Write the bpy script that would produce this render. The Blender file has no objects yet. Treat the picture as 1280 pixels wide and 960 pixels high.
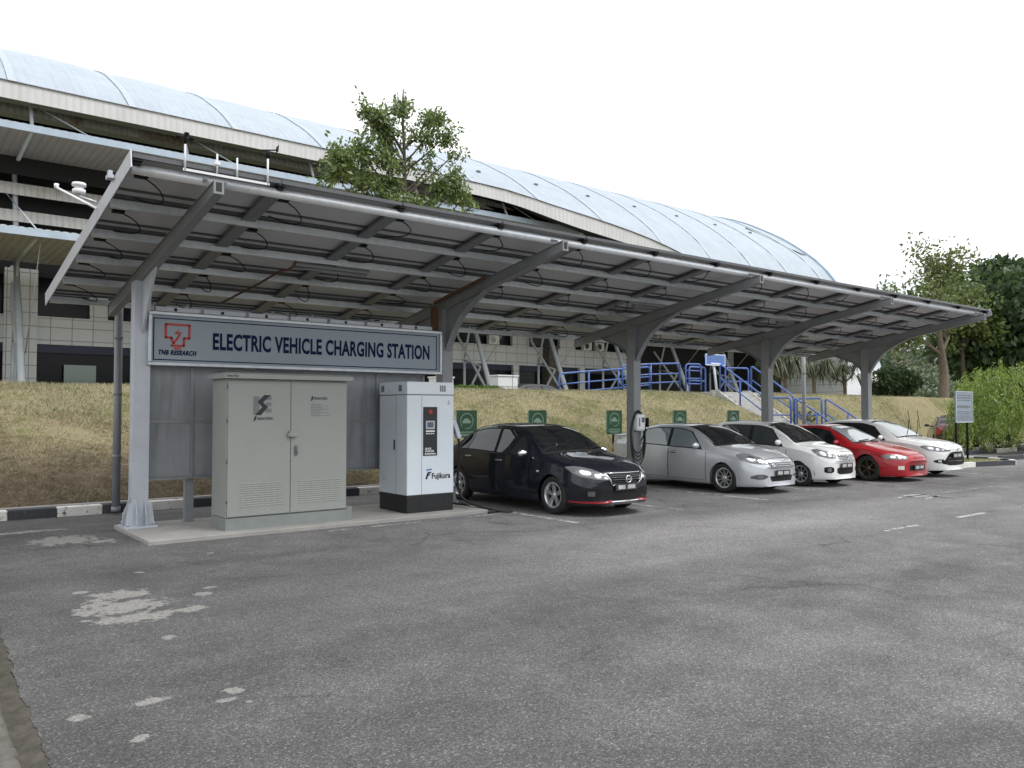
import bpy, bmesh, math, random
import numpy as np
from math import sin, cos, pi, radians, sqrt, atan2
from mathutils import Vector, Matrix
from mathutils.bvhtree import BVHTree

scene = bpy.context.scene
COL = scene.collection
RNG = random.Random(7)

# ------------------------------------------------------------------ helpers
def lerp(a, b, t): return a + (b - a) * t
def clamp(v, a, b): return max(a, min(b, v))
def sstep(a, b, x):
    t = clamp((x - a) / (b - a), 0, 1)
    return t * t * (3 - 2 * t)

def pchip(pts):
    xs = [p[0] for p in pts]; ys = [p[1] for p in pts]; n = len(xs)
    h = [xs[i+1]-xs[i] for i in range(n-1)]
    d = [(ys[i+1]-ys[i])/h[i] for i in range(n-1)]
    m = [0.0]*n
    m[0] = d[0]; m[-1] = d[-1]
    for i in range(1, n-1):
        if d[i-1]*d[i] > 0:
            w1 = 2*h[i]+h[i-1]; w2 = h[i]+2*h[i-1]
            m[i] = (w1+w2)/(w1/d[i-1]+w2/d[i])
    def f(x):
        if x <= xs[0]: return ys[0]
        if x >= xs[-1]: return ys[-1]
        i = 0
        while x > xs[i+1]: i += 1
        t = (x-xs[i])/h[i]
        return ((1+2*t)*(1-t)**2*ys[i] + t*(1-t)**2*h[i]*m[i]
                + t*t*(3-2*t)*ys[i+1] + t*t*(t-1)*h[i]*m[i+1])
    return f

class MB:
    """collects shapes that become ONE mesh object"""
    def __init__(s): s.v = []; s.f = []; s.m = []; s.sm = []
    def add(s, vs, fs, mi=0, smooth=False):
        o = len(s.v); s.v += [tuple(p) for p in vs]
        for f in fs:
            s.f.append(tuple(i+o for i in f)); s.m.append(mi); s.sm.append(smooth)
    def box(s, x0, x1, y0, y1, z0, z1, mi=0):
        vs = [(x0,y0,z0),(x1,y0,z0),(x1,y1,z0),(x0,y1,z0),(x0,y0,z1),(x1,y0,z1),(x1,y1,z1),(x0,y1,z1)]
        s.add(vs, [(3,2,1,0),(4,5,6,7),(0,1,5,4),(1,2,6,5),(2,3,7,6),(3,0,4,7)], mi)
    def bbox(s, x0, x1, y0, y1, z0, z1, b=0.01, mi=0):
        """box with bevelled edges"""
        bm = bmesh.new()
        bmesh.ops.create_cube(bm, size=1)
        for v in bm.verts:
            v.co = Vector((lerp(x0,x1,v.co.x+.5), lerp(y0,y1,v.co.y+.5), lerp(z0,z1,v.co.z+.5)))
        bmesh.ops.bevel(bm, geom=bm.edges[:], offset=b, segments=2, affect='EDGES', profile=0.5)
        s.bm(bm, mi)
    def bm(s, bm, mi=0, smooth=False):
        bm.verts.index_update()
        s.add([v.co[:] for v in bm.verts], [[v.index for v in f.verts] for f in bm.faces], mi, smooth)
        bm.free()
    def bar(s, p, q, w, h, up=(0,0,1), mi=0):
        """rectangular bar from p to q, width w (sideways), height h (along up)"""
        p = Vector(p); q = Vector(q); d = (q-p).normalized(); u = Vector(up)
        sd = d.cross(u)
        if sd.length < 1e-5: sd = d.cross(Vector((1,0,0)))
        sd.normalize(); u = sd.cross(d).normalized()
        vs = []
        for c in (p, q):
            for a, b in ((-1,-1),(1,-1),(1,1),(-1,1)):
                vs.append(c + sd*(a*w/2) + u*(b*h/2))
        s.add(vs, [(3,2,1,0),(4,5,6,7),(0,1,5,4),(1,2,6,5),(2,3,7,6),(3,0,4,7)], mi)
    def tube(s, pts, r, n=8, mi=0, cap=True, smooth=True):
        pts = [Vector(p) for p in pts]
        rs = r if isinstance(r, (list, tuple)) else [r]*len(pts)
        rings = []; prev = None
        for i, p in enumerate(pts):
            if i == 0: d = pts[1]-pts[0]
            elif i == len(pts)-1: d = pts[-1]-pts[-2]
            else: d = (pts[i+1]-pts[i]).normalized() + (pts[i]-pts[i-1]).normalized()
            if d.length < 1e-9: d = Vector((0,0,1))
            d.normalize()
            if prev is None:
                a = Vector((0,0,1)) if abs(d.z) < .9 else Vector((1,0,0))
                u = d.cross(a).normalized()
            else:
                u = (prev - d*prev.dot(d))
                if u.length < 1e-6: u = d.orthogonal()
                u.normalize()
            prev = u; w = d.cross(u)
            rings.append([p + (u*cos(2*pi*k/n)+w*sin(2*pi*k/n))*rs[i] for k in range(n)])
        vs = [v for rg in rings for v in rg]; fs = []
        for i in range(len(rings)-1):
            for k in range(n):
                k2 = (k+1) % n
                fs.append((i*n+k, i*n+k2, (i+1)*n+k2, (i+1)*n+k))
        s.add(vs, fs, mi, smooth)
        if cap:
            s.add(rings[0], [tuple(range(n))[::-1]], mi); s.add(rings[-1], [tuple(range(n))], mi)
    def prism(s, poly, axis, a0, a1, mi=0):
        """extrude a 2D polygon along an axis; (u,v) are the other two axes in order"""
        n = len(poly)
        def mk(u, v, a):
            return {'x': (a,u,v), 'y': (u,a,v), 'z': (u,v,a)}[axis]
        vs = [mk(u,v,a0) for u,v in poly] + [mk(u,v,a1) for u,v in poly]
        s.add(vs, [tuple(range(n))[::-1], tuple(range(n,2*n))] + [(i,(i+1)%n,n+(i+1)%n,n+i) for i in range(n)], mi)
    def grid(s, P, mi=0, smooth=True, flip=False):
        R = len(P); Cn = len(P[0]); vs = [p for r in P for p in r]; fs = []
        for i in range(R-1):
            for j in range(Cn-1):
                q = (i*Cn+j, i*Cn+j+1, (i+1)*Cn+j+1, (i+1)*Cn+j)
                fs.append(q[::-1] if flip else q)
        s.add(vs, fs, mi, smooth)
    def lathe(s, prof, axis='z', n=24, c=(0,0,0), mi=0, smooth=True):
        """prof: list of (r, a) revolved round an axis through c"""
        P = []
        for k in range(n+1):
            t = 2*pi*k/n; row = []
            for r, a in prof:
                if axis == 'z': row.append((c[0]+r*cos(t), c[1]+r*sin(t), c[2]+a))
                elif axis == 'x': row.append((c[0]+a, c[1]+r*cos(t), c[2]+r*sin(t)))
                else: row.append((c[0]+r*cos(t), c[1]+a, c[2]+r*sin(t)))
            P.append(row)
        s.grid(P, mi, smooth)
    def build(s, name, mats, parent=None, fixn=True, autosmooth=None):
        me = bpy.data.meshes.new(name)
        me.from_pydata(s.v, [], s.f)
        if not isinstance(mats, (list, tuple)): mats = [mats]
        for m in mats: me.materials.append(m)
        me.polygons.foreach_set('material_index', s.m)
        me.polygons.foreach_set('use_smooth', s.sm)
        if fixn:
            bm = bmesh.new(); bm.from_mesh(me)
            bmesh.ops.remove_doubles(bm, verts=bm.verts[:], dist=1e-5)
            bmesh.ops.recalc_face_normals(bm, faces=bm.faces[:])
            bm.to_mesh(me); bm.free()
        me.update()
        o = bpy.data.objects.new(name, me); COL.objects.link(o)
        if parent is not None: o.parent = parent
        return o

def empty(name, loc=(0,0,0), rz=0.0):
    o = bpy.data.objects.new(name, None); COL.objects.link(o)
    o.location = loc; o.rotation_euler = (0,0,rz); o.empty_display_size = .2
    return o
def tag(o, label=None, cat=None, group=None, kind=None):
    if label: o['label'] = label
    if cat: o['category'] = cat
    if group: o['group'] = group
    if kind: o['kind'] = kind
    return o
def thing(name, label, cat, loc=(0,0,0), rz=0.0, group=None):
    return tag(empty(name, loc, rz), label, cat, group)

def text_mb(txt, size, sx=1.0, bold=0.0, ext=0.002, shear=0.0, space=1.0):
    """text as mesh data in the XY plane (x right, y up)"""
    cu = bpy.data.curves.new('t', 'FONT'); cu.body = txt; cu.size = size
    cu.offset = bold; cu.extrude = ext; cu.shear = shear; cu.space_character = space
    cu.resolution_u = 3
    o = bpy.data.objects.new('t', cu); COL.objects.link(o)
    dg = bpy.context.evaluated_depsgraph_get()
    me = bpy.data.meshes.new_from_object(o.evaluated_get(dg))
    vs = [(v.co.x*sx, v.co.y, v.co.z) for v in me.vertices]; fs = [tuple(p.vertices) for p in me.polygons]
    bpy.data.objects.remove(o); bpy.data.curves.remove(cu); bpy.data.meshes.remove(me)
    return vs, fs
def text_front(mb, txt, x, y, z, w=None, h=0.1, bold=0.0, mi=0, shear=0.0, space=1.0, ext=0.0015):
    """lettering on a surface that faces -Y; x = left, z = baseline; w = wanted total width; h = capital height"""
    vs, fs = text_mb(txt, h/0.69, 1.0, bold, ext, shear, space)
    x0 = min(v[0] for v in vs); x1 = max(v[0] for v in vs)
    k = (w/(x1-x0)) if w else 1.0
    mb.add([(x+(v[0]-x0)*k, y-v[2], z+v[1]) for v in vs], fs, mi)

# ------------------------------------------------------------------ materials
class NT:
    def __init__(s, m): s.t = m.node_tree; s.n = s.t.nodes; s.l = s.t.links
    def new(s, typ, **kw):
        n = s.n.new(typ)
        for k, v in kw.items(): setattr(n, k, v)
        return n
    def link(s, a, b): s.l.new(a, b)
    def val(s, sock, v):
        if hasattr(v, 'is_output') or isinstance(v, bpy.types.NodeSocket): s.l.new(v, sock)
        else: sock.default_value = v
    def math(s, op, a, b=0.0, c=None, cl=False):
        n = s.new('ShaderNodeMath', operation=op, use_clamp=cl)
        s.val(n.inputs[0], a); s.val(n.inputs[1], b)
        if c is not None: s.val(n.inputs[2], c)
        return n.outputs[0]
    def noise(s, vec, scale, detail=4, rough=.55, dist=0.0):
        n = s.new('ShaderNodeTexNoise'); n.inputs['Scale'].default_value = scale
        n.inputs['Detail'].default_value = detail; n.inputs['Roughness'].default_value = rough
        n.inputs['Distortion'].default_value = dist
        if vec is not None: s.link(vec, n.inputs['Vector'])
        return n.outputs['Fac']
    def ramp(s, fac, pts, interp='LINEAR'):
        n = s.new('ShaderNodeValToRGB'); n.color_ramp.interpolation = interp
        e = n.color_ramp.elements
        while len(e) < len(pts): e.new(.5)
        for el, (p, c) in zip(e, pts):
            el.position = p; el.color = (*c, 1) if len(c) == 3 else c
        s.val(n.inputs[0], fac); return n.outputs[0]
    def mr(s, v, a, b, c=0.0, d=1.0):
        n = s.new('ShaderNodeMapRange'); s.val(n.inputs[0], v)
        for i, x in enumerate((a,b,c,d)): n.inputs[i+1].default_value = x
        return n.outputs[0]
    def mix(s, f, a, b, mode='MIX'):
        n = s.new('ShaderNodeMix', data_type='RGBA', blend_type=mode)
        s.val(n.inputs['Factor'], f)
        for sock, v in ((n.inputs[6], a), (n.inputs[7], b)):
            if isinstance(v, (tuple, list)): sock.default_value = (*v[:3], 1)
            else: s.link(v, sock)
        return n.outputs[2]
    def coord(s, kind='Object', scale=None):
        n = s.new('ShaderNodeTexCoord'); o = n.outputs[kind]
        if scale:
            m = s.new('ShaderNodeMapping'); m.inputs['Scale'].default_value = scale; s.link(o, m.inputs['Vector']); o = m.outputs[0]
        return o
    def bump(s, h, strength=.3, dist=.01):
        n = s.new('ShaderNodeBump'); n.inputs['Strength'].default_value = strength; n.inputs['Distance'].default_value = dist
        s.link(h, n.inputs['Height']); return n.outputs[0]

def newmat(name):
    m = bpy.data.materials.new(name); m.use_nodes = True
    t = NT(m); b = t.n['Principled BSDF']
    return m, t, b

def mat(name, col, rough=.6, metal=0.0, var=0.12, vscale=3.0, bump=0.0, bscale=60., spec=.5, coat=0.0, dirt=None, streak=False):
    """painted/plain surface: base colour with soft mottling, optional stains and fine bump"""
    m, t, b = newmat(name)
    c = t.coord('Object')
    n1 = t.noise(c, vscale, 6, .6)
    f = t.mr(n1, .3, .7, 1-var, 1+var)
    colr = t.mix(1.0, (*col,), f, 'MULTIPLY')
    if dirt:
        cc = t.coord('Object', (6,6,.7)) if streak else c
        n2 = t.noise(cc, dirt[1], 8, .65)
        colr = t.mix(t.mr(n2, dirt[2], dirt[3], 0, 1), colr, dirt[0])
    t.link(colr, b.inputs['Base Color'])
    t.link(t.mr(n1, .3, .7, clamp(rough*.9,0,1), clamp(rough*1.1,0,1)), b.inputs['Roughness'])
    b.inputs['Metallic'].default_value = metal
    b.inputs['Specular IOR Level'].default_value = spec
    b.inputs['Coat Weight'].default_value = coat; b.inputs['Coat Roughness'].default_value = .04
    if bump: t.link(t.bump(t.noise(c, bscale, 4, .6), bump, .01), b.inputs['Normal'])
    return m

M = {}
def make_materials():
    # galvanised / painted steel
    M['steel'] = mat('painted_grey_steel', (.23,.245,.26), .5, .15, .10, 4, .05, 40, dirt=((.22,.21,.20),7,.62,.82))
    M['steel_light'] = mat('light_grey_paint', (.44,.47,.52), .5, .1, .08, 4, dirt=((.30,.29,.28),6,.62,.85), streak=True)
    M['galv'] = mat('galvanised_steel', (.47,.50,.54), .42, .5, .14, 9)
    M['galv_pipe'] = mat('bright_galvanised_pipe', (.74,.78,.83), .36, .45, .10, 12)
    M['alu'] = mat('aluminium_frame', (.45,.46,.48), .45, .7, .08, 8)
    M['dark_alu'] = mat('dark_panel_edge', (.10,.105,.115), .4, .2, .1, 8)
    M['rail'] = mat('weathered_rail', (.20,.21,.225), .55, .3, .15, 6, dirt=((.20,.15,.11),5,.66,.85))
    M['backsheet'] = mat('panel_backsheet', (.52,.525,.54), .55, 0, .06, 1.5, dirt=((.48,.46,.43),3,.55,.85))
    M['black'] = mat('black_plastic', (.010,.010,.011), .6, 0, .1, 5, spec=.2)
    M['rubber'] = mat('black_rubber', (.02,.02,.021), .75, 0, .15, 9)
    M['rust'] = mat('rusty_conduit', (.13,.062,.038), .8, .1, .25, 14)
    M['white'] = mat('white_paint', (.72,.74,.76), .42, 0, .05, 3)
    M['pvc'] = mat('grey_pvc', (.22,.23,.25), .5, 0, .08, 5)
    M['screen_panel'] = mat('grey_cement_board', (.25,.265,.285), .7, 0, .13, 2.2, .08, 25, dirt=((.15,.155,.165),1.3,.50,.75), streak=True)
    M['cabinet'] = mat('cabinet_paint', (.265,.28,.265), .42, 0, .035, 2, dirt=((.25,.26,.24),2.5,.66,.9), streak=True)
    M['cabinet_dark'] = mat('cabinet_plinth', (.20,.22,.215), .6, 0, .1, 4)
    M['slot'] = mat('dark_slot', (.03,.032,.032), .8, 0, .1, 4)
    M['charger'] = mat('charger_white', (.63,.69,.75), .30, 0, .03, 2, coat=.2)
    M['charger_black'] = mat('charger_base_black', (.012,.013,.015), .4, 0, .1, 4)
    M['display'] = mat('display_glass', (.09,.13,.19), .12, 0, .08, 8)
    M['red'] = mat('emblem_red', (.38,.022,.02), .5, 0, .05, 4)
    M['navy'] = mat('navy_letters', (.006,.009,.05), .7, 0, .05, 4, spec=.15)
    M['sign_face'] = mat('sign_face', (.265,.31,.355), .5, 0, .04, 1.5, spec=.3)
    M['ink'] = mat('black_ink', (.012,.012,.018), .5, 0, .05, 4)
    M['ink_grey'] = mat('grey_ink', (.15,.16,.165), .5, 0, .05, 4)
    M['blue_ink'] = mat('blue_ink', (.05,.16,.50), .5, 0, .05, 4)
    M['concrete'] = mat('pale_concrete', (.29,.282,.27), .9, 0, .13, 2.5, .25, 40, dirt=((.24,.23,.215),1.6,.5,.8))
    M['old_concrete'] = mat('weathered_concrete', (.12,.113,.10), .95, 0, .22, 4, .5, 22, dirt=((.05,.05,.04),5,.42,.66))
    M['kerb_white'] = mat('kerb_white_paint', (.66,.65,.62), .8, 0, .1, 5, .4, 30, dirt=((.07,.068,.065),7,.57,.64))
    M['kerb_black'] = mat('kerb_black_paint', (.045,.048,.055), .8, 0, .25, 5, .4, 30, dirt=((.2,.19,.18),6,.66,.72))
    M['green_sign'] = mat('green_sign_face', (.022,.13,.055), .45, 0, .06, 4)
    M['green_pale'] = mat('pale_green_print', (.40,.56,.44), .5, 0, .05, 4)
    M['blue_rail'] = mat('blue_handrail_paint', (.055,.115,.36), .42, 0, .15, 4, dirt=((.30,.36,.52),5,.55,.8))
    M['blue_sign'] = mat('blue_sign_face', (.06,.17,.55), .4, 0, .05, 4)
    M['notice'] = mat('noticeboard_face', (.20,.25,.31), .4, 0, .08, 3)
    M['bark'] = mat('bark', (.16,.13,.10), .95, 0, .3, 6, .8, 18)
    M['bark_dark'] = mat('dark_bark', (.07,.055,.045), .95, 0, .3, 6, .8, 18)
    # building
    M['soffit'] = corr('ribbed_soffit', (.37,.36,.345), 'x', .30, .6)
    M['fascia'] = corr('ribbed_fascia', (.57,.575,.58), 'x', .28, .25)
    M['louvre'] = corr('weathered_louvre', (.80,.79,.77), 'x', .26, .6, rusty=True)
    M['vault'] = corr('blue_roof_sheet', (.36,.415,.475), 'x', .35, .12, rough=.5, wave=.30)
    M['rib'] = mat('roof_rib_sheet', (.385,.44,.50), .45, 0, .06, 1)
    M['gutter'] = mat('blue_grey_gutter', (.38,.46,.55), .5, .1, .08, 2)
    M['shade_black'] = mat('painted_recess_shade', (.018,.018,.02), .9, 0, .2, 1)  # near-black colour paints the deep shade of the hall's recesses
    M['navy_band'] = mat('navy_band', (.012,.016,.05), .5, 0, .1, 2)
    M['tile'] = tile_mat()
    M['strut'] = mat('strut_paint', (.50,.55,.61), .45, 0, .08, 2)
    M['dark_glass'] = glassy('dark_facade_glass', (.010,.011,.014), .12, .12, 0)
    M['green_glass'] = glassy('green_tinted_glass', (.10,.16,.13), .15)
    M['skylight'] = glassy('pale_blue_glazing', (.45,.62,.75), .15)
    M['stair'] = mat('stair_concrete', (.42,.42,.41), .9, 0, .15, 2, .3, 20, dirt=((.24,.23,.21),2,.5,.8))
    # foliage
    M['leaf'] = leaf('fresh_leaves', [(.08,.13,.04),(.15,.22,.065),(.29,.33,.11)])
    M['leaf_dark'] = leaf('dark_leaves', [(.028,.058,.022),(.055,.10,.034),(.10,.145,.048)])
    M['leaf_pale'] = leaf('pale_leaves', [(.09,.125,.04),(.15,.20,.06),(.23,.27,.09)])
    M['leaf_willow'] = leaf('willow_leaves', [(.11,.18,.03),(.22,.31,.055),(.34,.42,.10)])
    M['leaf_palm'] = leaf('strap_leaves', [(.03,.045,.015),(.06,.085,.03),(.13,.13,.06)])
    M['leaf_far'] = leaf('hill_leaves', [(.055,.085,.05),(.085,.12,.065),(.12,.15,.08)])
    M['hedge'] = leaf('hedge_leaves', [(.05,.11,.015),(.09,.18,.025),(.14,.24,.03)])
    M['blade'] = leaf('dry_grass_blades', [(.125,.155,.06),(.29,.27,.155),(.43,.38,.265)])
    M['straw'] = leaf('brown_straw', [(.13,.10,.06),(.27,.20,.125),(.46,.38,.25)])
    M['asphalt'] = asphalt()
    M['bank'] = bank_mat()
    M['ground'] = mat('far_ground', (.14,.13,.07), .95, 0, .25, .3)
    M['line'] = line_mat()
    M['dirt'] = mat('drain_silt', (.07,.062,.05), .95, 0, .45, 9, 1.0, 45, dirt=((.035,.042,.02),6,.5,.7))
    # vehicle
    M['tyre'] = mat('tyre', (.018,.018,.019), .8, 0, .15, 9)
    M['rim'] = mat('alloy_rim', (.62,.63,.65), .28, .85, .05, 6)
    M['rim_dark'] = mat('bronze_rim', (.12,.10,.07), .35, .8, .05, 6)
    M['hub'] = mat('wheel_well', (.008,.008,.009), .9, 0, .1, 6)
    M['glass'] = glassy('tinted_car_glass', (.010,.012,.014), .03)
    M['glass_pale'] = glassy('painted_light_car_glass', (.19,.225,.25), .03)  # light showing through the windows, painted as an opaque pale colour
    M['glass_mid'] = glassy('painted_dim_light_car_glass', (.05,.06,.065), .03)  # weaker light through the windows, also painted into an opaque colour
    M['screen_pale'] = glassy('painted_sky_windscreen', (.30,.34,.36), .06)  # pale sky reflection painted into the glass colour
    M['lamp'] = glassy('headlamp_lens', (.15,.16,.17), .06)
    M['lamp_dark'] = glassy('headlamp_housing', (.08,.085,.09), .08)
    M['tail'] = glassy('tail_lamp', (.35,.015,.015), .08)
    M['chrome'] = mat('chrome', (.75,.76,.78), .10, 1.0, .02, 6)
    M['seam'] = mat('panel_gap', (.01,.01,.011), .9, 0, .05, 6)
    M['plate'] = mat('plate_black', (.02,.021,.024), .4, 0, .05, 6)
    M['plate_blur'] = mat('blurred_plate_characters', (.40,.40,.41), .5, 0, .25, 14)
    M['amber'] = mat('pale_indicator', (.65,.62,.55), .3, 0, .05, 6)
    M['lip_red'] = mat('red_trim', (.30,.02,.025), .35, 0, .05, 6)
    M['p_navy'] = paint('dark_navy_paint', (.004,.006,.013))
    M['p_silver'] = paint('silver_paint', (.55,.575,.61), .5)
    M['p_white'] = paint('white_car_paint', (.74,.75,.75))
    M['p_red'] = paint('red_car_paint', (.36,.012,.020))
    M['p_black'] = paint('black_car_paint', (.008,.008,.010))
    M['p_maroon'] = paint('dark_maroon_paint', (.05,.02,.025))

def paint(name, col, metal=0.0):
    m, t, b = newmat(name)
    c = t.coord('Object')
    f = t.mr(t.noise(c, 2.0, 3), .3, .7, .96, 1.04)
    t.link(t.mix(1.0, col, f, 'MULTIPLY'), b.inputs['Base Color'])
    b.inputs['Metallic'].default_value = metal; b.inputs['Roughness'].default_value = .38 if metal else .45
    b.inputs['Coat Weight'].default_value = 1.0; b.inputs['Coat Roughness'].default_value = .03
    b.inputs['Specular IOR Level'].default_value = .15
    return m
def glassy(name, col, rough, spec=.6, coat=.5):
    m, t, b = newmat(name)
    b.inputs['Base Color'].default_value = (*col, 1); b.inputs['Roughness'].default_value = rough
    b.inputs['Specular IOR Level'].default_value = spec; b.inputs['Coat Weight'].default_value = coat; b.inputs['Coat Roughness'].default_value = .02
    return m
def leaf(name, cols):
    m, t, b = newmat(name)
    g = t.new('ShaderNodeNewGeometry')
    big = t.noise(t.coord('Object'), 1.1, 3)
    f = t.math('ADD', t.math('MULTIPLY', g.outputs['Random Per Island'], .6), t.math('MULTIPLY', t.mr(big,.3,.7,0,1), .4), cl=True)
    col = t.ramp(f, [(0.05, cols[0]), (.5, cols[1]), (1.0, cols[2])])
    d = t.new('ShaderNodeBsdfDiffuse'); tr = t.new('ShaderNodeBsdfTranslucent'); gl = t.new('ShaderNodeBsdfGlossy')
    gl.inputs['Roughness'].default_value = .45; gl.inputs['Color'].default_value = (.9,.9,.9,1)
    t.link(col, d.inputs['Color']); t.link(col, tr.inputs['Color'])
    m1 = t.new('ShaderNodeMixShader'); m1.inputs[0].default_value = .35
    t.link(d.outputs[0], m1.inputs[1]); t.link(tr.outputs[0], m1.inputs[2])
    m2 = t.new('ShaderNodeMixShader'); m2.inputs[0].default_value = .05
    t.link(m1.outputs[0], m2.inputs[1]); t.link(gl.outputs[0], m2.inputs[2])
    t.link(m2.outputs[0], t.n['Material Output'].inputs['Surface'])
    return m
def corr(name, col, axis, pitch, depth, rough=.6, rusty=False, wave=None):
    """ribbed sheet metal: ribs come from a bump along one axis; rust blooms are wear with a shape of their own"""
    m, t, b = newmat(name)
    c = t.coord('Object')
    sp = t.new('ShaderNodeSeparateXYZ'); t.link(c, sp.inputs[0])
    a = sp.outputs['X' if axis == 'x' else 'Y']
    w = t.math('SINE', t.math('MULTIPLY', a, 2*pi/pitch))
    n1 = t.noise(c, .8, 6, .6)
    colr = t.mix(1.0, col, t.mr(n1, .3, .7, .92, 1.08), 'MULTIPLY')
    n3 = t.noise(t.coord('Object', (2.5,.3,.3)), 2.0, 5, .6)
    colr = t.mix(t.mr(n3, .50, .78, 0, .35), colr, tuple(k*.62 for k in col))
    # darker tone in the narrow grooves, stronger on deeper ribs
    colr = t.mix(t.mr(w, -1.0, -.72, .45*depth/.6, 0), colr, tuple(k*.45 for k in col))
    if rusty:
        n2 = t.noise(t.coord('Object', (.42,.1,.1)), 1.0, 3, .5)
        n4 = t.noise(c, 5, 4, .6)
        k = t.math('MULTIPLY', t.mr(n2, .64, .70, 0, .8), t.mr(n4, .35, .6, .3, 1))
        colr = t.mix(k, colr, (.33,.17,.07))
    t.link(colr, b.inputs['Base Color']); b.inputs['Roughness'].default_value = rough
    t.link(t.bump(w, depth, .05), b.inputs['Normal'])
    return m
def tile_mat():
    m, t, b = newmat('white_cladding_panels')
    c = t.coord('Object')
    sp = t.new('ShaderNodeSeparateXYZ'); t.link(c, sp.inputs[0])
    cb = t.new('ShaderNodeCombineXYZ'); t.link(sp.outputs['X'], cb.inputs[0]); t.link(sp.outputs['Z'], cb.inputs[1])
    br = t.new('ShaderNodeTexBrick'); br.offset = 0.0
    br.inputs['Color1'].default_value = (.62,.645,.67,1); br.inputs['Color2'].default_value = (.57,.595,.62,1); br.inputs['Mortar'].default_value = (.27,.275,.28,1)
    br.inputs['Scale'].default_value = 1.0; br.inputs['Mortar Size'].default_value = .022
    br.inputs['Brick Width'].default_value = .92; br.inputs['Row Height'].default_value = .62
    t.link(cb.outputs[0], br.inputs['Vector'])
    n = t.noise(t.coord('Object', (3,3,.5)), 1.2, 6)
    col = t.mix(t.mr(n, .58, .88, 0, .3), br.outputs['Color'], (.38,.385,.39))
    t.link(col, b.inputs['Base Color']); b.inputs['Roughness'].default_value = .5
    return m
def asphalt():
    m, t, b = newmat('worn_asphalt')
    c = t.coord('Object')
    # aggregate: stones of different tone in a dark binder
    vo = t.new('ShaderNodeTexVoronoi'); vo.inputs['Scale'].default_value = 108.; t.link(c, vo.inputs['Vector'])
    sp = t.new('ShaderNodeSeparateColor'); t.link(vo.outputs['Color'], sp.inputs[0])
    stone = t.ramp(sp.outputs[0], [(0,(.098,.094,.097)),(.45,(.150,.145,.148)),(.80,(.200,.195,.196)),(.95,(.275,.269,.267)),(1,(.39,.383,.38))])
    vd = t.new('ShaderNodeTexVoronoi', feature='DISTANCE_TO_EDGE'); vd.inputs['Scale'].default_value = 108.; t.link(c, vd.inputs['Vector'])
    stone = t.mix(t.mr(vd.outputs[0], .0, .12, .42, 0), stone, (.035,.035,.038))
    big = t.noise(c, .22, 5, .55, .4)
    lane = t.noise(t.coord('Object', (.10,.45,1)), 1.0, 5, .6, .6)
    mid = t.noise(c, 1.7, 6, .65)
    k = t.math('ADD', t.math('ADD', t.mr(big,.3,.7,-.20,.20), t.mr(lane,.3,.7,-.26,.30)), t.mr(mid,.25,.75,-.30,.28))
    k = t.math('ADD', k, 1.0)
    wv = t.new('ShaderNodeVectorMath', operation='ADD'); t.link(c, wv.inputs[0])
    nv = t.new('ShaderNodeTexNoise'); nv.inputs['Scale'].default_value = 1.1; nv.inputs['Detail'].default_value = 6; t.link(c, nv.inputs['Vector'])
    t.link(nv.outputs['Color'], wv.inputs[1])
    cr = t.new('ShaderNodeTexVoronoi', feature='DISTANCE_TO_EDGE'); cr.inputs['Scale'].default_value = .33; t.link(wv.outputs[0], cr.inputs['Vector'])
    ck = t.math('MULTIPLY', t.mr(cr.outputs[0], 0, .012, .40, 0), t.mr(t.noise(c, .5, 3), .45, .62, 0, 1))
    k = t.math('SUBTRACT', k, ck)
    # polished, paler lane where the cars turn and a darker tone towards the drain
    xyz = t.new('ShaderNodeSeparateXYZ'); t.link(c, xyz.inputs[0])
    lx = t.math('DIVIDE', t.math('SUBTRACT', xyz.outputs['X'], 9.5), 6.5); ly = t.math('DIVIDE', t.math('SUBTRACT', xyz.outputs['Y'], 7.0), 1.5)
    r = t.math('ADD', t.math('MULTIPLY', lx, lx), t.math('MULTIPLY', ly, ly))
    r = t.math('ADD', r, t.mr(mid, .3, .7, -.35, .35))
    k = t.math('ADD', k, t.mr(r, .1, 1.3, .36, 0))
    dk = t.math('ADD', xyz.outputs['X'], t.mr(big, .3, .7, -.7, .7))
    k = t.math('MULTIPLY', k, t.mr(dk, .8, 7.0, .55, 1.0))
    kk = t.new('ShaderNodeCombineColor')
    for i in range(3): t.link(k, kk.inputs[i])
    col = t.mix(1.0, stone, kk.outputs[0], 'MULTIPLY')
    # cement spills and bald spots
    spots = [(1.76,7.92,.24,.22),(1.66,7.42,.36,.24),(1.68,6.98,.33,.17),(1.50,7.65,.14,.14),(1.72,6.22,.055,.07),(2.10,7.0,.13,.12),(2.37,7.5,.09,.08),(2.5,7.75,.06,.05),
             (1.50,8.25,.07,.07),(1.70,4.81,.055,.06),(1.61,4.69,.05,.05),(1.70,4.58,.03,.03),(1.08,4.41,.05,.045),(1.27,4.93,.10,.05),(.90,4.90,.06,.05),(1.95,11.7,.40,.42),(2.3,11.3,.16,.15),
             (1.6,12.8,.55,.12),(1.35,7.1,.05,.04),(2.15,8.9,.05,.05),(3.1,9.6,.06,.04)]
    nz = t.noise(c, 8.5, 8, .70)
    nd = t.mr(nz, .25, .75, -.95, .95)
    best = None
    for cx, cy, rx, ry in spots:
        ax = t.math('MULTIPLY_ADD', xyz.outputs['X'], 1/rx, -cx/rx); ay = t.math('MULTIPLY_ADD', xyz.outputs['Y'], 1/ry, -cy/ry)
        d = t.math('SQRT', t.math('ADD', t.math('MULTIPLY', ax, ax), t.math('MULTIPLY', ay, ay)))
        best = d if best is None else t.math('MINIMUM', best, d)
    sm = t.mr(t.math('ADD', best, nd), .84, .94, 1, 0)
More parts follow.
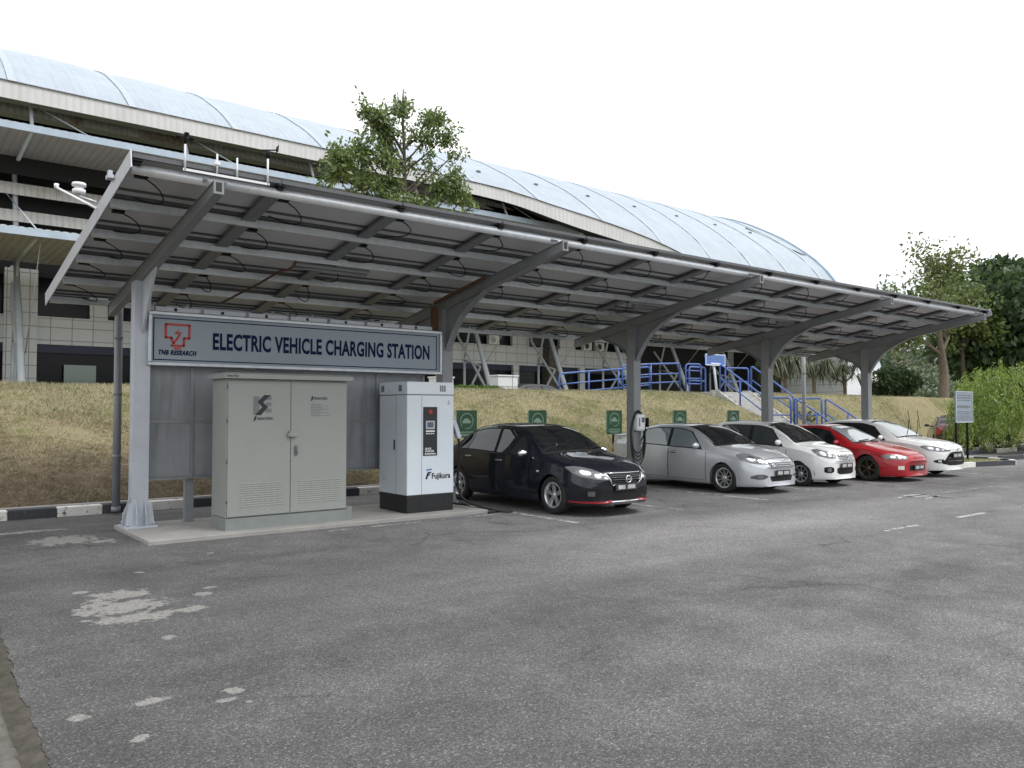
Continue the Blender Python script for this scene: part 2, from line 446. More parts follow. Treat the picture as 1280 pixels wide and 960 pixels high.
    sm = t.math('MULTIPLY', sm, t.mr(t.noise(c, 34, 4, .6), .36, .44, .15, 1))
    cem = t.ramp(t.noise(c, 28, 5, .7), [(.3,(.20,.195,.185)),(.7,(.40,.39,.365))])
    col = t.mix(t.math('MULTIPLY', sm, .72), col, cem)
    t.link(col, b.inputs['Base Color']); b.inputs['Roughness'].default_value = .88; b.inputs['Specular IOR Level'].default_value = .35
    hh = t.math('ADD', t.math('MULTIPLY', sp.outputs[0], .5), t.mr(vd.outputs[0], 0, .25, 0, .6))
    t.link(t.bump(hh, .55, .006), b.inputs['Normal'])
    return m
def line_mat():
    m, t, b = newmat('worn_road_paint')
    c = t.coord('Object')
    n = t.noise(c, 14, 8, .7); n2 = t.noise(c, 2.2, 4, .6)
    k = t.mr(t.math('ADD', n, t.math('MULTIPLY', n2, .7)), .76, .92, 0, 1)
    col = t.mix(k, (.47,.47,.46), (.10,.10,.105))
    t.link(col, b.inputs['Base Color']); b.inputs['Roughness'].default_value = .85
    return m
def bank_mat():
    m, t, b = newmat('dry_grass_bank')
    c = t.coord('Object')
    xyz = t.new('ShaderNodeSeparateXYZ'); t.link(c, xyz.inputs[0])
    n1 = t.noise(c, .55, 6, .6); n2 = t.noise(c, 5.5, 8, .75); n3 = t.noise(c, 26, 5, .7)
    f = t.math('ADD', t.math('MULTIPLY', n1, .5), t.math('MULTIPLY', n2, .5))
    col = t.ramp(f, [(.34,(.11,.145,.05)),(.44,(.22,.22,.10)),(.53,(.38,.33,.20)),(.62,(.31,.27,.17)),(.72,(.16,.15,.085))])
    # bare earth on the lower left slope
    e = t.math('ADD', xyz.outputs['Z'], t.mr(n1, .3, .7, -.45, .45))
    e = t.math('ADD', e, t.mr(xyz.outputs['X'], 5, 13, 0, 2.2))
    col = t.mix(t.mr(e, .70, 1.25, .9, 0), col, t.ramp(n2, [(.35,(.11,.088,.066)),(.65,(.27,.21,.155))]))
    col = t.mix(t.mr(n3, .40, .62, .40, 0), col, (.055,.048,.026))
    t.link(col, b.inputs['Base Color']); b.inputs['Roughness'].default_value = .95; b.inputs['Specular IOR Level'].default_value = .1
    t.link(t.bump(t.math('ADD', n3, n2), .9, .06), b.inputs['Normal'])
    return m
def wb(mb, name, mats, parent=None, **k):
    """build a part whose shapes were given in world coordinates"""
    if parent is not None:
        off = Vector((0,0,0)); p = parent
        while p is not None: off += p.location; p = p.parent
        mb.v = [(x-off.x, y-off.y, z-off.z) for x, y, z in mb.v]
    return mb.build(name, mats, parent, **k)

POSTX = [2.877, 7.915, 12.748, 17.58, 22.41]
ROOF_S = (4.059-3.219)/(8.871-13.775)
def zarm(y): return 4.059 + ROOF_S*(y-8.871)

# ------------------------------------------------------------------ carport
def make_carport():
    root = thing('solar_carport', 'long grey steel carport roofed with tilted solar panels', 'carport', (12.6,12.0,0))
    for i, x in enumerate(POSTX):
        z0 = .08 if i == 0 else .02
        p = MB()
        top = zarm(12.0)-.08
        w = .105
        p.box(x-w, x+w, 11.895, 11.91, z0, top); p.box(x-w, x+w, 12.09, 12.105, z0, top); p.box(x-.008, x+.008, 11.91, 12.09, z0, top)
        p.box(x-w+.004, x-w+.012, 11.912, 12.088, z0, top)   # closing plates of the boxed column
        p.box(x+w-.012, x+w-.004, 11.912, 12.088, z0, top)
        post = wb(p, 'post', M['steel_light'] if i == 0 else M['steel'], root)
        # base plate with wings and bolts
        b = MB(); b.bbox(x-.21, x+.21, 11.79, 12.21, z0-.03, z0, .004)
        wb(b, 'base_plate', M['steel_light'] if i == 0 else M['steel'], post)
        b = MB()
        for sx in (-1, 1):
            b.prism([(x+sx*w, z0), (x+sx*.20, z0), (x+sx*.20, z0+.16), (x+sx*w, z0+.38)], 'y', 11.992, 12.008)
            b.prism([(x+sx*.045, z0), (x+sx*.19, z0), (x+sx*.15, z0+.30), (x+sx*.045, z0+.36)], 'y', 11.80+.085, 11.893) 
        for sy in (-1, 1):
            yy = 12.0+sy*.107
            for xx in (-.06, .06):
                b.prism([(yy, z0), (12.0+sy*.20, z0), (12.0+sy*.20, z0+.16), (yy, z0+.36)], 'x', x+xx-.006, x+xx+.006)
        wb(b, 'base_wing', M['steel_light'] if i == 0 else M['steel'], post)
        bo = MB()
        for sx in (-1, 1):
            for sy in (-1, 1): bo.tube([(x+sx*.165, 12+sy*.165, z0), (x+sx*.165, 12+sy*.165, z0+.05)], .014, 6)
        wb(bo, 'anchor_bolt', M['galv'], post)
        # haunch: web plate curving from post to arm, with a thin flange along its edge
        g = MB()
        if i == 0:
            fr = [(11.90, 2.72), (11.60, 3.10), (11.25, zarm(11.25)-.10)]; bk = [(12.10, 3.02), (12.25, 3.18), (12.42, zarm(12.42)-.10)]
        else:
            fr = [(11.90, 2.70), (11.80, 2.86), (11.66, 3.06), (11.45, 3.28), (11.15, 3.46), (10.75, zarm(10.75)-.10)]
            bk = [(12.10, 2.78), (12.20, 2.90), (12.36, 3.03), (12.60, 3.13), (12.95, zarm(12.95)-.10)]
        for e, yy in ((fr, 11.90), (bk, 12.10)):
            poly = e + [(yy, zarm(yy)-.10)]
            g.prism(poly, 'x', x-.012, x+.012)
            for (ya, za), (yb, zb) in zip(e[:-1], e[1:]): g.bar((x,ya,za), (x,yb,zb), .13 if i else .03, .012, (0,0,1))
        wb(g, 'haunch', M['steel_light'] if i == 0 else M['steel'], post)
        # tapering I-section arm
        a = MB()
        yf, yr = 8.80, 13.80
        hw = .052
        def half(y): return lerp(.068, .10, clamp(1-abs(y-12.0)/3.2, 0, 1))
        ys = [yf, 9.6, 10.4, 11.2, 12.0, 12.8, yr]
        for y0, y1 in zip(ys[:-1], ys[1:]):
            for sgn in (-1, 1):
                a.bar((x, y0, zarm(y0)+sgn*half(y0)), (x, y1, zarm(y1)+sgn*half(y1)), 2*hw, .014)
        a.prism([(y, zarm(y)+half(y)-.004) for y in ys]+[(y, zarm(y)-half(y)+.004) for y in ys[::-1]], 'x', x-.006, x+.006)
        for sx in (-1, 1):
            a.prism([(y, zarm(y)+half(y)-.012) for y in ys]+[(y, zarm(y)-half(y)+.012) for y in ys[::-1]], 'x', x+sx*(hw-.014)-.004, x+sx*(hw-.014)+.004)
        a.box(x-hw-.004, x+hw+.004, yf-.008, yf-.0005, zarm(yf)-.075, zarm(yf)+.075); a.box(x-hw-.004, x+hw+.004, yr+.0005, yr+.008, zarm(yr)-.075, zarm(yr)+.075)
        a.box(x-hw+.02, x+hw-.02, yf-.0095, yf-.0085, zarm(yf)-.05, zarm(yf)+.05, 1)
        wb(a, 'arm', [M['steel'], M['slot']], root)
    # purlins: front one a bright round pipe, the others channels
    YP = [9.05, 10.04, 11.02, 12.00, 12.98, 13.98]
    x0, x1 = 2.05, 22.98
    for k, y in enumerate(YP):
        z = zarm(y)+.155
        p = MB()
        if k == 0:
            p.tube([(x0, y, z), (x1, y, z)], .056, 16)
            wb(p, 'front_pipe', M['galv_pipe'], root)
        else:
            p.box(x0, x1, y-.03, y-.024, z-.040, z+.055); p.box(x0, x1, y-.0235, y+.030, z+.050, z+.055); p.box(x0, x1, y-.0235, y+.030, z-.040, z-.035)
            p.box(x0, x0+.20, y-.036, y-.0305, z-.046, z+.050); p.box(x0, x0+.20, y-.030, y+.034, z-.046, z-.0405)
            wb(p, 'purlin', M['galv'], root)
    # cross rails below the panel joints
    npan = 13; pitch = (22.95-2.03)/npan
    for j in range(1, npan):
        x = 2.03+pitch*j
        r = MB()
        for ya, yb in zip(YP[:-1], YP[1:]):
            r.bar((x, ya+.05, zarm(ya+.05)+.185), (x, yb-.045, zarm(yb-.045)+.185), .17, .035)
        wb(r, 'cross_rail', M['rail'], root)
    # end trims
    for x in (2.008, 22.965):
        e = MB(); e.bar((x, 8.86, zarm(8.86)+.175), (x, 14.06, zarm(14.06)+.175), .012, .19)
        wb(e, 'end_trim', M['alu'], root)
    # panels: frame + backsheet + dark front, junction box with looping lead
    src = None
    for r in range(5):
        for c in range(npan):
            ya = 8.93+r*.985 + (0 if r == 0 else .10); yb = 8.93+(r+1)*.985+.085
            if src is None or r in (0, 1):
                pass
            px0, px1 = 2.03+pitch*c+.012, 2.03+pitch*(c+1)-.012
            if c == 0:
                o = MB()
                L = px1-px0; D = yb-ya
                def q(u, v, h): return (u, v, ROOF_S*v+h)
                def slab(u0, u1, v0, v1, h0, h1, mi):
                    vs = [q(u0,v0,h0),q(u1,v0,h0),q(u1,v1,h0),q(u0,v1,h0),q(u0,v0,h1),q(u1,v0,h1),q(u1,v1,h1),q(u0,v1,h1)]
                    o.add(vs, [(3,2,1,0),(4,5,6,7),(0,1,5,4),(1,2,6,5),(2,3,7,6),(3,0,4,7)], mi)
                slab(.004, L-.004, .004, D-.004, .030, .036, 0)
                slab(.006, L-.006, .006, D-.006, .0365, .040, 2)
                slab(0, L, 0, .03, 0, .042, 1); slab(0, L, D-.03, D, 0, .042, 1)
                slab(0, .03, .0305, D-.0305, 0, .042, 1); slab(L-.03, L, .0305, D-.0305, 0, .042, 1)
                slab(.05, L-.05, D*.80, D*.80+.030, .008, .0295, 1)
                row_panel = o.build('solar_panel', [M['backsheet'], M['dark_alu'], M['dark_glass']], root)
                jb = MB()
                jb.bbox(.12, .25, D*.36, D*.36+.10, ROOF_S*D*.36-.022, ROOF_S*D*.36+.012, .004)
                row_jb = jb.build('junction_box', M['black'], row_panel)
                row_cbs = []
                for vv in range(5):
                    rr = random.Random(r*17+vv); sag = rr.uniform(.03,.15); wd = rr.uniform(.08,.30); e = rr.uniform(.85,1.02); sl = rr.uniform(-.05,.22)
                    cb = MB(); pts = []
                    for t in np.linspace(0, 1, 11):
                        v = D*lerp(.40, e, t**rr.uniform(.95,1.05)); u = .22+wd*sin(pi*t**.8)+sl*t
                        pts.append((u, v, ROOF_S*v-.012-sag*sin(pi*t)))
                    cb.tube(pts, .008, 5)
                    row_cbs.append(cb.build('cable', M['black'], None if vv else row_panel))
                row_cb = row_cbs[0]
                po = row_panel
            else:
                po = row_panel.copy(); COL.objects.link(po); po.parent = root
                for ch in (row_jb, row_cbs[RNG.randrange(5)]):
                    d = ch.copy(); COL.objects.link(d); d.parent = po
            po.location = (px0-12.6, ya-12.0, zarm(ya)+.222)
            if c == npan-1:
                for q_ in row_cbs[1:]: bpy.data.objects.remove(q_)
    # clamps on the front edge
    for j in range(npan+1):
        cl = MB()
        x = clamp(2.03+pitch*j, 2.09, 22.9)
        cl.box(x-.05, x+.05, 8.93, 9.07, zarm(9.0)+.205, zarm(9.0)+.218)
        cl.box(x-.035, x+.035, 8.955, 9.04, zarm(9.0)+.17, zarm(9.0)+.2045)
        wb(cl, 'panel_clamp', M['black'], root)
    # small brackets clasping the pipe at every arm
    for x in POSTX:
        b = MB()
        for s in (-.10, .10): b.bar((x+s, 8.86, zarm(8.86)+.07), (x+s, 9.22, zarm(9.22)+.235), .02, .04)
        wb(b, 'pipe_bracket', M['steel'], root)
    # orange-brown conduit crossing the underside, cable tray on the second post, batten lights
    c = MB()
    c.tube([(4.35, 13.1, zarm(13.1)+.05), (4.45, 12.6, zarm(12.6)+.06), (4.55, 12.0, zarm(12)+.06), (4.62, 11.35, zarm(11.35)+.06), (4.66, 11.2, zarm(11.2)+.03), (4.72, 11.1, zarm(11.1)+.06), (4.70, 11.0, zarm(11)+.09)], .017, 6)
    wb(c, 'conduit', M['rust'], root)
    c = MB(); c.box(7.72, 7.80, 12.06, 12.16, 2.8, 3.50); c.bar((7.76, 12.1, zarm(12.1)+.05), (7.76, 10.6, zarm(10.6)+.05), .035, .05)
    wb(c, 'cable_tray', M['rust'], root)
    for (xa, y) in ((4.75, 11.2), (12.0, 11.3), (17.0, 11.3)):
        l = MB(); z = zarm(y)+.10
        l.bbox(xa, xa+1.22, y-.05, y+.05, z, z+.06, .01); l.tube([(xa+.03, y, z-.02), (xa+1.19, y, z-.02)], .018, 8)
        wb(l, 'batten_light', M['steel'], root)
    h = MB(); h.tube([(11.2, 11.0, zarm(11)-.0), (11.2, 11.0, zarm(11)-.14), (11.24, 10.98, zarm(11)-.17), (11.28, 10.96, zarm(11)-.13)], .012, 6)
    wb(h, 'hook', M['rust'], root)
    return root

def make_station_items():
    # --- sign board
    r = thing('sign_board', 'long grey-blue sign reading ELECTRIC VEHICLE CHARGING STATION in navy capitals', 'sign', (5.34,11.86,2.28))
    p = MB(); p.box(2.97, 7.72, 11.86, 11.95, 2.31, 3.0); wb(p, 'panel', M['sign_face'], r)
    f = MB()
    X0, X1, Z0, Z1, t = 2.935, 7.755, 2.28, 3.03, .045
    for a in ((X0, X1, Z0, Z0+t), (X0, X1, Z1-t, Z1), (X0, X0+t, Z0+t+.0005, Z1-t-.0005), (X1-t, X1, Z0+t+.0005, Z1-t-.0005)):
        f.bbox(a[0], a[1], 11.825, 11.955, a[2], a[3], .006)
    wb(f, 'frame', M['galv'], r)
    l = MB(); y = 11.856
    X0, X1, Z0, Z1, t = 3.005, 7.66, 2.355, 2.945, .014
    for a in ((X0, X1, Z0, Z0+t), (X0, X1, Z1-t, Z1), (X0, X0+t, Z0+t, Z1-t), (X1-t, X1, Z0+t, Z1-t)):
        l.box(a[0], a[1], y, y+.003, a[2], a[3])
    wb(l, 'border_line', M['navy'], r)
    e = MB(); t = .031   # bulb-shaped emblem with a bolt in it
    poly = [(3.17,2.86),(3.49,2.86),(3.49,2.675),(3.415,2.675),(3.415,2.565),(3.25,2.565)]
    poly2 = [(3.35,2.745),(3.29,2.615)]
    pts = [(3.25,2.675),(3.17,2.675),(3.17,2.86),(3.49,2.86),(3.49,2.675),(3.415,2.675),(3.415,2.565),(3.25,2.565)]
    for (xa, za), (xb, zb) in zip(pts[:-1], pts[1:]): e.bar((xa,y,za),(xb,y,zb), t, .004, (0,1,0))
    for (xa, za) in pts: e.tube([(xa,y-.002,za),(xa,y+.002,za)], t/2, 10)
    e.bar((3.245,y,2.675),(3.275,y,2.59), t, .004, (0,1,0)); e.bar((3.275,y,2.59),(3.36,y,2.72), t*.9, .004, (0,1,0))
    e.prism([(3.285,2.735),(3.355,2.805),(3.335,2.755),(3.39,2.76),(3.34,2.70),(3.345,2.725)], 'y', y-.002, y+.002)
    e.bar((3.28,y,2.528),(3.375,y,2.528), t*.8, .004, (0,1,0))
    wb(e, 'emblem', M['red'], r)
    l = MB(); text_front(l, 'TNB RESEARCH', 3.075, y+.001, 2.435, .52, .062, .0042, shear=.25, space=1.12)
    wb(l, 'small_lettering', M['navy'], r)
    l = MB(); text_front(l, 'ELECTRIC VEHICLE CHARGING STATION', 3.82, y+.001, 2.54, 3.69, .225, .0105, space=1.06)
    wb(l, 'lettering', M['navy'], r)
    # trunking above the sign
    t = MB()
    for k in range(7): t.box(3.05+k*.66, 3.05+k*.66+.60, 11.93, 12.02, 3.05, 3.11)
    for k in range(7): t.box(3.05+k*.66+.25, 3.05+k*.66+.29, 11.925, 11.9295, 3.058, 3.10, 1)
    o = wb(t, 'cable_trunking', [M['steel_light'], M['black']]); tag(o, 'pale grey cable trunking running along the top of the long sign', 'trunking')
    # --- back screen behind the cabinet
    r = thing('screen_wall', 'grey board screen on short posts behind the cabinets', 'screen', (5.3,12.1,0))
    xs = [2.985, 3.59, 4.5, 5.3, 6.05, 6.60, 7.50]
    for a, b in zip(xs[:-1], xs[1:]):
        for z0, z1 in ((.70, 1.485), (1.505, 2.262)):
            p = MB(); p.bbox(a+.02, b-.02, 12.05, 12.085, z0+.01, z1-.01, .003)
            wb(p, 'board', M['screen_panel'], r)
    f = MB()
    for x in xs: f.box(x-.022, x+.022, 12.03, 12.10, .68, 2.275)
    for a, b in zip(xs[:-1], xs[1:]):
        for z in (.69, 1.495, 2.265): f.box(a+.0225, b-.0225, 12.035, 12.098, z-.018, z+.018)
    wb(f, 'frame', M['steel'], r)
    for x in (3.59, 5.6, 7.3):
        l = MB(); l.box(x-.06, x+.06, 12.1005, 12.19, .03, 2.2); wb(l, 'leg', M['pvc'], r)
    # --- switch cabinet
    r = thing('switch_cabinet', 'large pale grey-green two-door switch cabinet with overhanging lid and lightning mark', 'cabinet', (4.55,11.08,.08))
    X0, X1, Y0, Y1 = 3.68, 5.43, 10.80, 11.40
    b = MB(); b.bbox(X0, X1, Y0+.022, Y1, .22, 2.08, .006); wb(b, 'body', M['cabinet'], r)
    b = MB(); b.box(X0-.002, X1+.002, Y0+.012, Y1+.002, .055, .215); b.box(X1+.0025, X1+.09, Y0+.02, Y0+.3, .055, .25); wb(b, 'plinth', M['cabinet_dark'], r)
    b = MB(); zc = 2.08
    P = [(X0-.06, Y0-.07), (X1+.06, Y0-.07), (X1+.06, Y1+.06), (X0-.06, Y1+.06)]
    vs = [(x, y, zc+.002) for x, y in P]+[(x, y, zc+.06) for x, y in P]+[(lerp(x,4.55,.06), lerp(y,11.1,.15), zc+.085) for x, y in P]
    b.add(vs, [(3,2,1,0)]+[(i,(i+1)%4,4+(i+1)%4,4+i) for i in range(4)]+[(4+i,4+(i+1)%4,8+(i+1)%4,8+i) for i in range(4)]+[(8,9,10,11)])
    roof = wb(b, 'lid', M['cabinet'], r)
    b = MB(); text_front(b, 'SWICHTEC', 3.645, Y0-.0705, 2.10, .16, .025, .001); wb(b, 'lid_lettering', M['ink'], roof)
    xm = 4.565
    for a, c, left in ((X0+.012, xm-.004, True), (xm+.004, X1-.012, False)):
        d = MB(); d.bbox(a, c, Y0, Y0+.020, .235, 2.055, .004); door = wb(d, 'door', M['cabinet'], r)
        v = MB()   # louvre slots
        xa, xb = (a+.17, c-.10) if left else (a+.12, c-.10)
        for i in range(11):
            z = .36+i*.030
            for j in range(7):
                x = lerp(xa, xb-.075, j/6); v.prism([(Y0-.001, z), (Y0-.0045, z+.002), (Y0-.001, z+.016)], 'x', x, x+.07, 1)
                v.box(x, x+.07, Y0-.0022, Y0-.0005, z-.006, z, 0)
        wb(v, 'louvre', [M['cabinet_dark'], M['cabinet']], door)
        if left:
            hg = MB()
            for z in (.42, .95, 1.5, 1.95): hg.tube([(a-.016, Y0+.002, z), (a-.016, Y0+.002, z+.07)], .010, 8)
            wb(hg, 'hinge', M['ink_grey'], door)
            s = MB(); yy = Y0-.002
            s.box(4.03, 4.115, yy-.0005, yy+.001, 1.60, 1.845, 1)
            for k in range(3): s.box(4.205, 4.285, yy-.0005, yy+.001, 1.625+k*.085, 1.68+k*.085, 1)
            s.prism([(4.18,1.865),(4.275,1.865),(4.165,1.765),(4.235,1.70),(4.135,1.59),(4.05,1.59),(4.155,1.70),(4.085,1.77)], 'y', yy-.003, yy, 0)
            s.prism([(4.055,1.575),(4.08,1.575),(4.065,1.545),(4.07,1.535),(4.045,1.51),(4.03,1.51),(4.045,1.54),(4.04,1.55)], 'y', yy-.003, yy, 0)
            text_front(s, 'SWICHTEC', 4.085, yy, 1.525, .225, .034, .001)
            wb(s, 'door_mark', [M['ink'], M['ink_grey']], door)
        else:
            s = MB(); yy = Y0-.002
            s.prism([(4.88,1.855),(4.905,1.855),(4.89,1.825),(4.895,1.815),(4.87,1.79),(4.855,1.79),(4.87,1.82),(4.865,1.83)], 'y', yy-.003, yy, 0)
            text_front(s, 'SWICHTEC', 4.905, yy, 1.808, .21, .034, .001)
            rr = random.Random(3)
            for k in range(8):
                z = 1.745-k*.023
                n = 3 if k % 2 == 0 else 2
                x = 4.86
                while x < (5.0 if k % 2 == 0 else 5.11):
                    w = rr.uniform(.02, .05); s.box(x, x+w, yy-.0005, yy+.001, z-.010, z, 1); x += w+.008
            wb(s, 'door_mark', [M['ink'], M['ink_grey']], door)
            hd = MB(); hd.bbox(4.515, 4.64, Y0-.045, Y0-.004, 1.285, 1.335, .008); hd.box(4.535, 4.55, Y0-.05, Y0-.002, 1.30, 1.37)
            wb(hd, 'hasp', M['cabinet'], door)
            hd = MB(); hd.bbox(4.62, 4.665, Y0-.022, Y0-.002, 1.03, 1.17, .006); hd.tube([(4.642,Y0-.03,1.06),(4.642,Y0-.03,1.14)], .012, 8)
            wb(hd, 'handle', M['ink_grey'], door)
    # --- fast charger
    r = thing('charging_station', 'tall white fast charger with black base and dark display strip', 'charger', (6.93,11.35,.08))
    X0, X1, Y0, Y1 = 6.50, 7.37, 10.90, 11.78
    b = MB(); b.bbox(X0, X1, Y0, Y1, .33, 1.895, .012); body = wb(b, 'body', M['charger'], r)
    b = MB(); b.bbox(X0+.006, X1-.006, Y0+.006, Y1-.006, .055, .325, .006)
    wb(b, 'base', M['charger_black'], r)
    b = MB()
    for k in range(12): b.box(6.80+k*.045, 6.815+k*.045, Y0+.002, Y0+.0055, .13, .28)
    wb(b, 'base_grille', M['slot'], r)
    b = MB(); b.bbox(X0-.003, X1+.003, Y0-.003, Y1+.003, 1.905, 2.105, .012); cap = wb(b, 'cap', M['charger'], r)
    v = MB()
    def ventx(y): 
        for k in range(3): v.box(X0-.006, X0-.0035, y+k*.035, y+k*.035+.024, 1.955, 2.055)
    ventx(11.62); ventx(11.06)
    for k in range(3): v.box(7.10+k*.04, 7.13+k*.04, Y0-.006, Y0-.0035, 1.955, 2.055)
    wb(v, 'vent', M['lamp_dark'], cap)
    s = MB(); s.box(X0+.004, X1-.004, Y0+.004, Y1-.004, 1.8955, 1.9045); s.box(6.762, 6.768, Y0-.0015, Y0-.0002, .34, 1.885); s.box(X0-.0015, X0-.0002, 11.235, 11.241, .34, 1.885)
    wb(s, 'seam', M['ink_grey'], body)
    s = MB(); s.bbox(X0-.014, X0-.001, 11.27, 11.30, 1.03, 1.19, .004); wb(s, 'handle', M['slot'], body)
    d = MB()
    d.bbox(6.79, 7.05, Y0-.010, Y0-.0005, .94, 1.71, .004); disp = wb(d, 'display_strip', M['charger_black'], r)
    d = MB(); d.box(6.835, 7.00, Y0-.013, Y0-.0105, 1.36, 1.49, 0); d.box(6.86, 6.975, Y0-.0145, Y0-.0132, 1.385, 1.47, 1); wb(d, 'display', [M['alu'], M['display']], disp)
    d = MB(); d.box(6.835, 7.0, Y0-.0125, Y0-.0105, 1.315, 1.338); 
    for k in range(4): d.box(6.84+k*.04, 6.868+k*.04, Y0-.0125, Y0-.0105, 1.28, 1.296)
    text_front(d, 'QUICK', 6.82, Y0-.0108, 1.035, .12, .030, .001); text_front(d, 'CHARGER', 6.82, Y0-.0108, .995, .17, .030, .001)
    d.box(6.82, 6.84, Y0-.0125, Y0-.0105, .955, .98); d.box(6.85, 7.02, Y0-.0125, Y0-.0105, .960, .975)
    wb(d, 'display_print', M['white'], disp)
    d = MB(); d.tube([(6.925,Y0-.0125,1.635),(6.925,Y0-.0105,1.635)], .035, 14); wb(d, 'stop_mark', M['red'], disp)
    l = MB(); text_front(l, 'Fujikura', 6.955, Y0-.002, .575, .35, .085, .003); wb(l, 'lettering', M['ink'], body)
    l = MB(); y = Y0-.002
    l.prism([(6.835,.57),(6.868,.57),(6.895,.655),(6.94,.665),(6.945,.685),(6.875,.68)], 'y', y-.002, y, 1)
    l.prism([(6.845,.70),(6.955,.715),(6.95,.735),(6.86,.725)], 'y', y-.002, y, 0)
    l.prism([(6.885,.625),(6.925,.63),(6.92,.648),(6.892,.645)], 'y', y-.002, y, 1)
    wb(l, 'logo', [M['blue_ink'], M['navy']], body)
    l = MB(); l.tube([(7.27,y-.001,1.80),(7.27,y+.001,1.80)], .013, 8); l.box(7.245, 7.30, y-.001, y+.001, 1.755, 1.768); wb(l, 'small_mark', M['ink_grey'], body)
    # holster, plug and cable on the right side
    h = MB(); h.bbox(X1+.001, X1+.09, 11.0, 11.14, 1.28, 1.52, .01); hol = wb(h, 'holster', M['black'], r)
    g = MB(); g.bar((7.43, 11.02, 1.50), (7.52, 10.98, 1.20), .07, .09, (0,1,0)); wb(g, 'plug', M['steel_light'], r)
    c = MB()
    pts = [(7.50,10.99,1.25),(7.56,11.0,1.05),(7.60,11.1,.70),(7.66,11.2,.40),(7.72,11.15,.20),(7.80,10.9,.10),(7.88,10.62,.055),(7.99,10.42,.028),(8.12,10.36,.022),(8.17,10.42,.022),(8.05,10.52,.022),(7.86,10.5,.024),(7.72,10.42,.024)]
    c.tube(smooth_path(pts, 6), .021, 8)
    pts = [(7.40,11.1,1.5),(7.47,11.15,1.72),(7.50,11.25,1.9),(7.49,11.4,1.6),(7.50,11.5,.9),(7.52,11.5,.3),(7.60,11.3,.12),(7.66,11.0,.11),(7.60,10.8,.11)]
    c.tube(smooth_path(pts, 6), .018, 8)
    wb(c, 'cable', M['rubber'], r)
    # --- wall charger on the third post
    r = thing('wall_charger', 'small white rounded charger box with coiled black cable on a carport post', 'charger', (12.74,11.8,1.25))
    b = MB(); b.bbox(12.60, 12.87, 11.76, 11.885, 1.22, 1.585, .05); body = wb(b, 'body', M['white'], r)
    b = MB(); b.bbox(12.655, 12.685, 11.752, 11.762, 1.32, 1.50, .004); b.bbox(12.74, 12.82, 11.752, 11.762, 1.40, 1.51, .004); wb(b, 'face_mark', M['display'], body)
    b = MB(); b.bbox(12.885, 12.92, 11.72, 11.80, 1.30, 1.50, .01); wb(b, 'plug', M['black'], r)
    c = MB()
    for k in range(4):
        pts = []; x0 = 12.50-.018*k; x1 = 12.90+.01*k
        for t in np.linspace(0, 2*pi, 33):
            sx = (x0+x1)/2 + (x1-x0)/2*cos(t)*(1.0 if sin(t) > 0 else .9)
            pts.append((sx-.02*k, 11.84-.025*k+.02*sin(t*2), 1.16+(.42+.025*k)*sin(t)*(1.0 if sin(t) > 0 else .95+.12*k)))
        c.tube(pts, .013, 6)
    wb(c, 'cable', M['rubber'], r)
    # --- green bay signs
    for k, x in enumerate((9.79, 11.74, 14.18, 16.61, 18.89)):
        lab = ['green bay sign with a circled car, nearest the white fast charger', 'green bay sign above the dark sedan roof', 'green bay sign on a bare black post left of the wall charger',
               'green bay sign above the silver sedan roof', 'green bay sign above the white hatchback roof'][k]
        if k == 0:
            r0 = thing('bay_sign', lab, 'sign', (x, 14.0, 0), group='green electric car bay signs')
            p = MB(); p.tube([(0,.035,.0),(0,.035,1.62)], .025, 8); p.build('pole', M['black'], r0)
            p = MB(); p.bbox(-.27, .27, -.006, .008, 1.08, 1.66, .003); pn = p.build('sign_plate', M['green_sign'], r0)
            p = MB()
            for a in ((-.268,-.255,1.085,1.655),): p.box(a[0],a[1],-.010,-.0065,a[2],a[3])
            ring = [(.16*cos(t), -.008, 1.43+.16*sin(t)) for t in np.linspace(-.6*pi, 1.25*pi, 28)]
            p.tube(ring, .013, 6)
            p.prism([(-.105,1.385),(.105,1.385),(.112,1.43),(.07,1.445),(.04,1.485),(-.05,1.485),(-.08,1.445),(-.11,1.435)], 'y', -.010, -.0065)
            for z, w in ((1.20, .19), (1.155, .21), (1.125, .16)): p.box(-w, w, -.0095, -.0065, z-.010, z+.010)
            p.build('print', M['green_pale'], pn)
        else:
            r = r0.copy(); COL.objects.link(r); r.location = (x, 14.0, 0); r['label'] = lab
            for ch in list(r0.children):
                d = ch.copy(); COL.objects.link(d); d.parent = r
                for g in ch.children:
                    e = g.copy(); COL.objects.link(e); e.parent = d
    # --- down pipes
    for (x, y, top, lab) in ((3.05, 14.1, 3.36, 'grey drain pipe rising beside the near end carport post'), (22.9, 14.3, 3.4, 'slim grey drain pipe between the two far carport posts')):
        p = MB(); p.tube([(x, y, .05), (x, y, top)], .062, 12)
        for z in (.9, 1.9, 2.8): p.tube([(x, y, z), (x, y, z+.05)], .067, 12)
        p.tube([(x, y, .05), (x, y, .12)], .072, 12)
        o = p.build('drain_pipe', M['pvc']); tag(o, lab, 'pipe')
    # --- weather instruments on the near end of the roof
    zr = 4.30
    m = MB(); m.tube([(2.55, 8.9, 4.22), (2.55, 8.9, 4.54)], .012, 8); m.box(2.53, 3.48, 8.892, 8.908, 4.215, 4.24)
    r = thing('wind_sensor', 'cup wind sensor on a white rod at the near end of the carport roof', 'sensor', (2.55, 8.9, 4.25))
    wb(m, 'rod', M['white'], r)
    c = MB(); c.lathe([(.001,4.60),(.03,4.595),(.035,4.57),(.022,4.54),(.012,4.50),(.001,4.50)], 'z', 12, (2.55,8.9,0))
